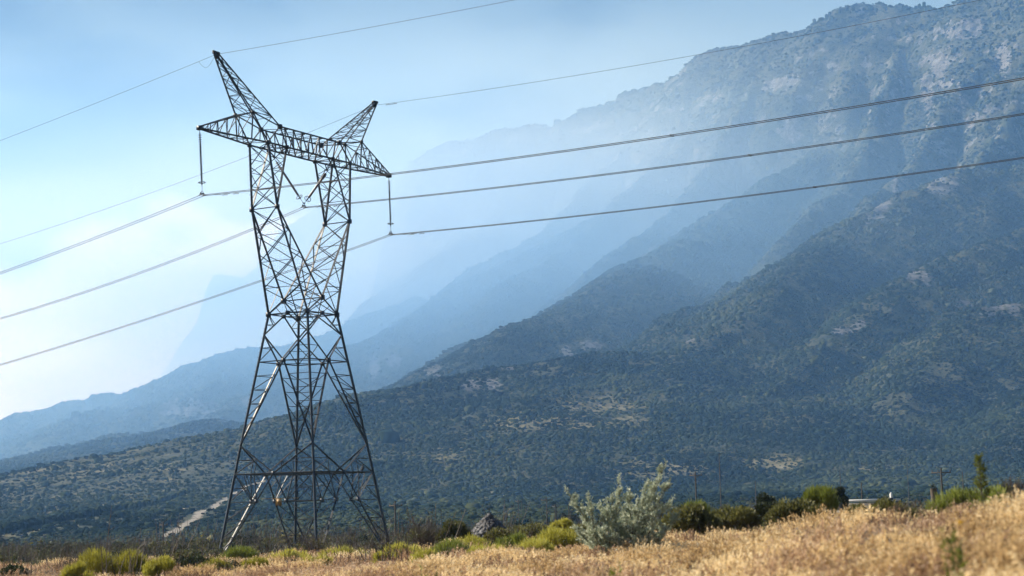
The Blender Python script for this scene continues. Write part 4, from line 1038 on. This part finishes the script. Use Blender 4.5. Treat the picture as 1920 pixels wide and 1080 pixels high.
def herb(px, ytop, dist, label, flower=False):
    x, y, z = place(px, dist); g = np.random.default_rng(px); top = at_dist(px, ytop, dist)[2]-z; root = empty('leafy_weed', (x, y, z)); tag(root, label, 'weed', 'green weeds in the straw grass')
    m = MB(); C = []; U = []
    for k in range(4):
        t = np.array([g.normal(0, .05), g.normal(0, .05), top*g.uniform(.75, 1)]); m.tube([(0, 0, 0), t*.5+np.array([.01, 0, 0]), t], [.006, .005, .002], 4)
        for i in range(26): f = g.uniform(.3, 1); C.append(t*f); a = g.uniform(0, 2*PI); U.append((math.cos(a), math.sin(a), g.uniform(.2, .9)))
    C = np.array(C); U_ = unit(np.array(U)); W_ = unit(np.cross(U_, np.array([0, 0, 1.0])+g.normal(0, .3, (len(C), 3)))); V, F = quads(C, U_, W_, g.uniform(.04, .075, len(C)), .45)
    mesh_np('foliage', V, F, L_GRN, root); m.build('stem', L_GRN, root)
    if flower:
        m = MB()
        for k in range(10): a = k*2*PI/10; m.add([(0, 0, top), (.03*math.cos(a-.25), .03*math.sin(a-.25), top+.012), (.04*math.cos(a), .04*math.sin(a), top+.015), (.03*math.cos(a+.25), .03*math.sin(a+.25), top+.012)], [(0, 1, 2, 3)])
        m.tube([(0, 0, top-.01), (0, 0, top+.015)], .012, 8); m.build('flower', simple_mat('yellow_petal', [(.7, .4, .02), (.8, .55, .04)], 20), root)
herb(1776, 974, 14, 'small fresh green weed in the straw grass below the bright shrubs')
herb(1799, 980, 14.5, 'small green weed with a yellow flower in the straw grass', True)
herb(792, 1046, 24, 'green weed in the grass below the bare twiggy shrub')
herb(1146, 1040, 22, 'narrow green weed in the grass below the silvery bush')

def yucca(px, ytop, wpx, dist, label):
    x, y, z = place(px, dist); g = np.random.default_rng(px); top = at_dist(px, ytop, dist)[2]-z; R_ = wpx/FPX*dist*.5; root = empty('yucca', (x, y, z)); tag(root, label, 'yucca', 'yuccas on the valley floor')
    th = max(top-R_*1.1, .2); m = MB(); m.tube([(0, 0, -.1), (.03, 0, th*.5), (0, 0, th)], [.13, .12, .14], 8); m.build('trunk', M_BARK, root, True)
    m = MB(); c = np.array([0, 0, th])
    for i in range(110):
        v = g.normal(0, 1, 3); v[2] = v[2]*.8+.45; v /= np.linalg.norm(v); sd = np.cross(v, (0, 0, 1.0)); sd /= max(np.linalg.norm(sd), 1e-6); L_ = R_*g.uniform(.8, 1.12); w = .05*R_
        a = c+v*.06; b = c+v*L_*.55; e = c+v*L_+np.array([0, 0, -.06*L_]); m.add([a-sd*w, a+sd*w, b+sd*w*.9, b-sd*w*.9], [(0, 1, 2, 3)]); m.add([b-sd*w*.9, b+sd*w*.9, e], [(0, 1, 2)])
    m.build('leaf_rosette', L_DRK, root)
yucca(500, 1014, 24, 105, 'spiky dark yucca between the left legs of the pylon')
yucca(520, 1019, 20, 108, 'smaller dark yucca right beside the other one at the pylon')
yucca(1752, 903, 22, 75, 'dark spiky yucca behind the bright green shrub at right')
yucca(697, 1010, 22, 95, 'dark spiky plant by the right pylon leg')
yucca(688, 1018, 14, 97, 'small dark spiky plant left of the one by the right pylon leg')

def stalk(px, ytop, ybot, dist, lean, label, rad=.025):
    x, y, z = place(px, dist); top = at_dist(px, ytop, dist)[2]-z; g = np.random.default_rng(px); root = empty('dry_stalk', (x, y, z)); tag(root, label, 'stalk', 'bare dry stalks at the left')
    m = MB(); lx = lean/FPX*dist; P = [np.array([-lx*(1-t)**1.6*0+lx*t**1.3, 0, top*t]) for t in np.linspace(0, 1, 7)]; m.tube(P, [rad*(1-.75*t) for t in np.linspace(0, 1, 7)], 5); 
    for k in range(6): t = g.uniform(.3, .95); i = int(t*6); m.tube([P[i], P[i]+np.array([g.normal(0, .12), g.normal(0, .12), g.uniform(.08, .25)])], [.008, .003], 4)
    m.build('stem', L_TWG, root)
for a in [(196, 948, 1035, 60, 13, 'tall thin bare stalk leaning right above the rounded yellow shrub'), (207, 1000, 1034, 60, 0, 'short straight stalk beside the tall leaning one'), (122, 1034, 1060, 52, 3, 'bare stalk left of the yellow shrubs, forked'),
          (130, 1030, 1060, 53, 4, 'bare stalk close behind the forked one at left'), (147, 1036, 1062, 52, 0, 'bare stalk right of the forked one at left'), (8, 1042, 1066, 50, 1, 'bare stalk at the left edge of the picture'), (60, 1040, 1062, 55, -1, 'bare stalk between the left edge and the forked one'),
          (253, 1006, 1045, 58, -4, 'grey bare stalk right of the rounded yellow shrub'), (330, 1030, 1055, 48, 8, 'pale broken stalk leaning right near the cross armed pole'), (377, 990, 1045, 62, 4, 'crooked dark stalk left of the pylon'), (466, 965, 1040, 85, -3, 'thin dark stalk inside the left leg of the pylon')]:
    stalk(*a)

# ------------------------------------------------------------------ poles on the valley floor
def pole(px, ytop, dist, label, arms=1, mat=None, rad=.12):
    x, y, z = place(px, dist) if dist < 380 else (*at_dist(px, 950, dist)[:2], float(base_z(np.array(az_of(px)), np.array(float(dist)))))
    top = at_dist(px, ytop, dist)[2]-z; root = empty('utility_pole', (x, y, z), -.5+.3*math.sin(px)); tag(root, label, 'pole', 'utility poles on the valley floor'); mat = mat or M_WOOD
    m = MB(); m.tube([(0, 0, -.4), (0, 0, top*.5), (0, 0, top)], [rad*1.15, rad, rad*.75], 8); m.build('pole', mat, root, True)
    for k in range(arms):
        zz = top-.55-.9*k; m = MB(); m.box((0, .12, zz), (2.2, .12, .14)); m.tube([(-.6, .12, zz), (0, .1, zz-.5)], .03, 4); m.tube([(.6, .12, zz), (0, .1, zz-.5)], .03, 4); arm = m.build('cross_arm', mat, root)
        for s in (-1, -.35, 1):
            m = MB(); m.tube([(s, .12, zz+.07), (s, .12, zz+.16), (s, .12, zz+.2), (s, .12, zz+.32)], [.03, .09, .05, .07], 7); m.build('insulator', M_INS, arm)
for a in [(306, 978, 300, 'wooden utility pole with a cross arm right of the dirt track'), (294, 986, 330, 'thin pole just left of the cross armed one', 0), (741, 940, 230, 'tall wooden pole right of the pylon with a short cross arm'), (1306, 884, 260, 'wooden pole with cross arm standing right above the silvery bush'),
          (1025, 932, 330, 'far pole with cross arm right of the rubble heap'), (1041, 945, 420, 'short far pole, second right of the rubble heap', 1), (972, 936, 450, 'far pole directly right of the rubble heap top', 1), (978, 941, 520, 'faint far pole close beside the one right of the rubble heap', 0), (1066, 948, 380, 'far pole close left of the silvery bush', 0), (1418, 902, 340, 'thin grey pole above the right end of the hedge', 0),
          (1578, 880, 430, 'pale thin pole above the pale roof', 0), (1617, 905, 240, 'dark pole right above the pale roof', 0), (1705, 872, 520, 'small pale pole far right of the pale roof', 0), (1768, 877, 210, 'double armed pole left of the pointed sapling', 1), (1808, 884, 300, 'thin pole just left of the pointed sapling', 0), (782, 972, 330, 'short far pole behind the bare twiggy shrub', 0), (1352, 850, 330, 'tall faint pole between the silvery bush and the hedge end', 0)]:
    pole(*a[:4], arms=a[4] if len(a) > 4 else 1, rad=.09 if len(a) > 4 and a[4] == 0 else .12)

# ------------------------------------------------------------------ rubble heap, low shed, post
def rubble():
    dist = 74; x, y, z = place(916, dist); g = np.random.default_rng(3); top = at_dist(925, 966, dist)[2]-z; w = 104/FPX*dist; root = empty('rubble_heap', (x, y, z)); tag(root, 'dark grey heap of broken stones behind the yellow shrubs, right of the pylon', 'rubble heap')
    n = 48; a = np.linspace(0, 2*PI, n, endpoint=False); V = [(0, 0, top)]; 
    prof = lambda f: (1-f)**.75
    for f in np.linspace(.1, 1, 12):
        for t in a: r = f*w*.62*(1+.08*math.sin(3*t+1)+.05*math.sin(7*t)); V.append((r*math.cos(t)+.1*w*f*.3, r*math.sin(t), top*prof(f)*(1+.06*g.normal())-.02))
    F = [(1+i*n+k, 1+(i+1)*n+k, 1+(i+1)*n+(k+1) % n, 1+i*n+(k+1) % n) for i in range(11) for k in range(n)]
    mesh_np('mound', V, F, M_STONE, root, False)
    m = MB()
    for i in range(1100):
        f = g.uniform(0, 1)**.6; t = g.uniform(0, 2*PI); r = f*w*.62; p = np.array([r*math.cos(t)+.03*w*f, r*math.sin(t), top*prof(f)]); s = g.uniform(.05, .17)
        V = g.normal(0, 1, (8, 3)); Q_ = np.array([(x_, y_, z_) for z_ in (-1, 1) for x_, y_ in ((-1, -1), (1, -1), (1, 1), (-1, 1))])*g.uniform(.3, .6, 3)*s+V*s*.09
        A = np.linalg.qr(g.normal(0, 1, (3, 3)))[0]; m.add(Q_@A.T+p, [(3, 2, 1, 0), (4, 5, 6, 7), (0, 1, 5, 4), (1, 2, 6, 5), (2, 3, 7, 6), (3, 0, 4, 7)])
    o = m.build('stones', M_STONE, root); o['kind'] = 'stuff'
rubble()
def shed():
    dist = 120; x, y, z = place(1622, dist); top = at_dist(1600, 939, dist)[2]-z; root = empty('shed', (x, y, z), -.12); tag(root, 'low shed with a flat pale roof, half hidden behind the bushes at right', 'shed')
    m = MB(); w = 4.6; m.box((0, 1.2, top*.5-.3), (w-.4, 2.2, top+.3)); m.build('wall', simple_mat('shed_wall', [(.10, .10, .10), (.17, .16, .15)], 2), root)
    m = MB(); m.box((0, 1.2, top+.0), (w, 2.8, .16)); m.build('roof', M_CONC, root)
    m = MB(); m.box((-.8, .085, .9), (.85, .04, 1.9)); d = m.build('door', M_WOOD, root); m = MB(); m.box((-.5, .05, .9), (.04, .05, .14)); m.build('handle', M_BLACK, d)
shed()
def post():
    dist = 118; x, y, z = place(1672, dist); top = at_dist(1672, 923, dist)[2]-z; root = empty('marker_post', (x, y, z)); tag(root, 'small white post to the right of the pale roof', 'post')
    m = MB(); m.tube([(0, 0, -.2), (0, 0, top-.1), (0, 0, top)], [.10, .10, .03], 8); m.build('post', M_CONC, root); m = MB(); m.tube([(0, 0, top-.5), (0, 0, top-.35)], .115, 8); m.build('band', M_STEEL, root)
post()

def valley_brush():
    """uncountable low brush and thin stalks between the bank and the hills"""
    srcs = [leaf_cloud(60, .5, .24, 77+k, .85, 8) for k in range(4)]+[leaf_cloud(380, .6, .085, 87+k, .9, 9) for k in range(4)]
    mo = leaf_mat('brush_leaf', [(.02, .026, .012), (.05, .055, .02), (.10, .10, .035), (.17, .15, .06)], .3, tone=True)
    n = 12000; u = rng.uniform(0, 1, n); r = np.exp(math.log(52)+u*(math.log(640)-math.log(52))); a = rng.uniform(az_of(-200), az_of(2120), n); x = r*np.sin(a); y = r*np.cos(a); rc = np.interp(a, AZ_T, CR_R)
    dT = np.hypot(x-TP[0], y-TP[1]); keep = (r > rc+12) & ((dT > 7.5) | (rng.uniform(0, 1, n) < .4)) & (fbm(x/22, y/22, 3, 33) > -.25)
    x, y, r, a = x[keep], y[keep], r[keep], a[keep]; z = np.where(r < 370, ground_z(x, y), 0)
    ia = np.clip(((a-A0)/(A1-A0)*(NA-1)).astype(int), 0, NA-1); ja = np.clip(((np.log(r)-math.log(R0))/(math.log(R1)-math.log(R0))*(NR-1)).astype(int), 0, NR-1); z = np.where(r < 385, ground_z(x, y), ZF[ia, ja]) - .05
    s = np.interp(r, [50, 150, 600], [.42, .7, 1.6])*np.exp(rng.normal(0, .35, len(x))); k = rng.uniform(0, 1, len(x)) < .6
    replicate('brush_cover', srcs, np.stack([x, y, z], 1), rng.uniform(0, 6.28, len(x)), np.stack([s*1.2, s*1.2, s*rng.uniform(.7, 1.2, len(x))], 1), rng.integers(0, 4, len(x))+4*(r < 190), np.clip(rng.normal(.4, .25, len(x)), 0, 1), mo, 'low olive and dark brush covering the valley floor behind the bank', 'brush')
    g = np.random.default_rng(12); m = MB()
    for i in range(12):
        b = np.array([g.normal(0, .25), g.normal(0, .25), 0]); t = b+np.array([g.normal(0, .18), g.normal(0, .18), g.uniform(.5, 1.0)]); m.tube([b, (b+t)/2+g.normal(0, .03, 3), t], [.010, .008, .004], 3, False)
        for q in range(2): c = b+(t-b)*g.uniform(.4, .9); m.tube([c, c+np.array([g.normal(0, .1), g.normal(0, .1), .15])], [.005, .002], 3, False)
    src_ = (np.concatenate(m.v), [np.concatenate(m.f4)])
    n = 1500; r = rng.uniform(44, 300, n)**1.0; a = rng.uniform(az_of(-200), az_of(2120), n); x = r*np.sin(a); y = r*np.cos(a); rc = np.interp(a, AZ_T, CR_R); keep = (r > rc-3) & (rng.uniform(0, 1, n) < np.interp(a, [az_of(0), az_of(900), az_of(1900)], [1, .8, .35])); x, y, r = x[keep], y[keep], r[keep]
    s = np.exp(rng.normal(-.1, .35, len(x)))*np.interp(r, [45, 300], [.9, 2.2]); replicate('dry_stems', [src_], np.stack([x, y, ground_z(x, y)-.05], 1), rng.uniform(0, 6.28, len(x)), np.stack([s, s, s], 1), np.zeros(len(x), int), s*0, L_TWG, 'thin dry stems standing in the brush behind the bank', 'dry stems')
    n = 420; r = rng.uniform(9, 44, n); a = rng.uniform(az_of(-150), az_of(2080), n); x = r*np.sin(a); y = r*np.cos(a); s = rng.uniform(.45, .85, n)
    replicate('dry_stems', [src_], np.stack([x, y, ground_z(x, y)-.05], 1), rng.uniform(0, 6.28, n), np.stack([s*.6, s*.6, s], 1), np.zeros(n, int), s*0, L_TWG, 'dark dead stems poking out of the straw grass', 'dry stems')
valley_brush()

# ------------------------------------------------------------------ air
def box_volume(name, lo, hi, build, label):
    m, nt, out = newmat(name); v = nt.nodes.new('ShaderNodeVolumePrincipled'); build(nt, v); nt.links.new(v.outputs[0], out.inputs['Volume'])
    mb = MB(); lo = np.array(lo, float); hi = np.array(hi, float); mb.box((lo+hi)/2, hi-lo); o = mb.build(name, m); tag(o, label, None, kind='stuff'); return o
HAZE = 1.12e-4
def hz(nt, v):
    v.inputs['Color'].default_value = (.23, .50, 1.0, 1); v.inputs['Absorption Color'].default_value = (1, 1, 1, 1); v.inputs['Density'].default_value = HAZE; v.inputs['Anisotropy'].default_value = .1
box_volume('haze', (-7500, -900, -36), (7500, 11500, 1420), hz, 'pale blue haze in the air of the valley')

def mist(name, px, py, dist, rad, dens, nscale, label, seed=0.0, rz=0.0, col=(.84, .91, 1.0)):
    c = at_dist(px, py, dist); m, nt, out = newmat(name); N = nt.nodes; L = nt.links
    v = N.new('ShaderNodeVolumePrincipled'); v.inputs['Absorption Color'].default_value = (0, 0, 0, 1) if col[0] < .5 else (1, 1, 1, 1); v.inputs['Color'].default_value = (*col, 1); v.inputs['Anisotropy'].default_value = .45
    tc = N.new('ShaderNodeTexCoord'); ln = N.new('ShaderNodeVectorMath'); ln.operation = 'LENGTH'; L.new(tc.outputs['Object'], ln.inputs[0])
    mr = N.new('ShaderNodeMapRange'); mr.interpolation_type = 'SMOOTHSTEP'; mr.inputs['From Min'].default_value = 1.0; mr.inputs['From Max'].default_value = .15; L.new(ln.outputs['Value'], mr.inputs['Value'])
    mp = N.new('ShaderNodeMapping'); mp.inputs['Location'].default_value = (seed, seed*2, 0); L.new(tc.outputs['Object'], mp.inputs['Vector'])
    n = N.new('ShaderNodeTexNoise'); n.inputs['Scale'].default_value = nscale; n.inputs['Detail'].default_value = 3; L.new(mp.outputs['Vector'], n.inputs['Vector'])
    r2 = N.new('ShaderNodeMapRange'); r2.interpolation_type = 'SMOOTHSTEP'; r2.inputs['From Min'].default_value = .32; r2.inputs['From Max'].default_value = .68; r2.inputs['To Min'].default_value = .25; r2.inputs['To Max'].default_value = 1.6; L.new(n.outputs['Fac'], r2.inputs['Value'])
    mu = N.new('ShaderNodeMath'); mu.operation = 'MULTIPLY'; L.new(mr.outputs[0], mu.inputs[0]); L.new(r2.outputs[0], mu.inputs[1])
    m2 = N.new('ShaderNodeMath'); m2.operation = 'MULTIPLY'; m2.inputs[1].default_value = dens; L.new(mu.outputs[0], m2.inputs[0]); L.new(m2.outputs[0], v.inputs['Density'])
    L.new(v.outputs[0], out.inputs['Volume'])
    mb = MB(); mb.box((0, 0, 0), (2, 2, 2)); o = mb.build(name, m); o.location = c.tolist(); o.scale = rad; o.rotation_euler = (0, 0, rz); tag(o, label, None, kind='stuff')
    return o
mist('mist', 760, 480, 3500, (1200, 900, 330), 7.5e-4, 2.2, 'bright low mist drifting before the left end of the high ridge', 1.0, .3)
mist('mist', 1180, 330, 3600, (1500, 700, 380), 7e-4, 2.6, 'thin veil of mist against the middle of the mountain wall', 4.0, .3, (.66, .84, 1.0))
mist('mist', 250, 640, 6700, (2000, 1200, 900), 1.2e-3, 2.4, 'white mist filling the far valley beyond the left ridge', 7.0)
mist('mist', 330, 690, 2800, (1800, 1300, 560), 8e-4, 2.0, 'blue haze thickening over the left spur', 9.0, .2, (.40, .66, 1.0))
mist('mist', 980, 560, 3000, (1500, 850, 480), 5.5e-4, 2.0, 'blue haze lying in the ravines behind the central hill', 3.0, .5, (.40, .66, 1.0))
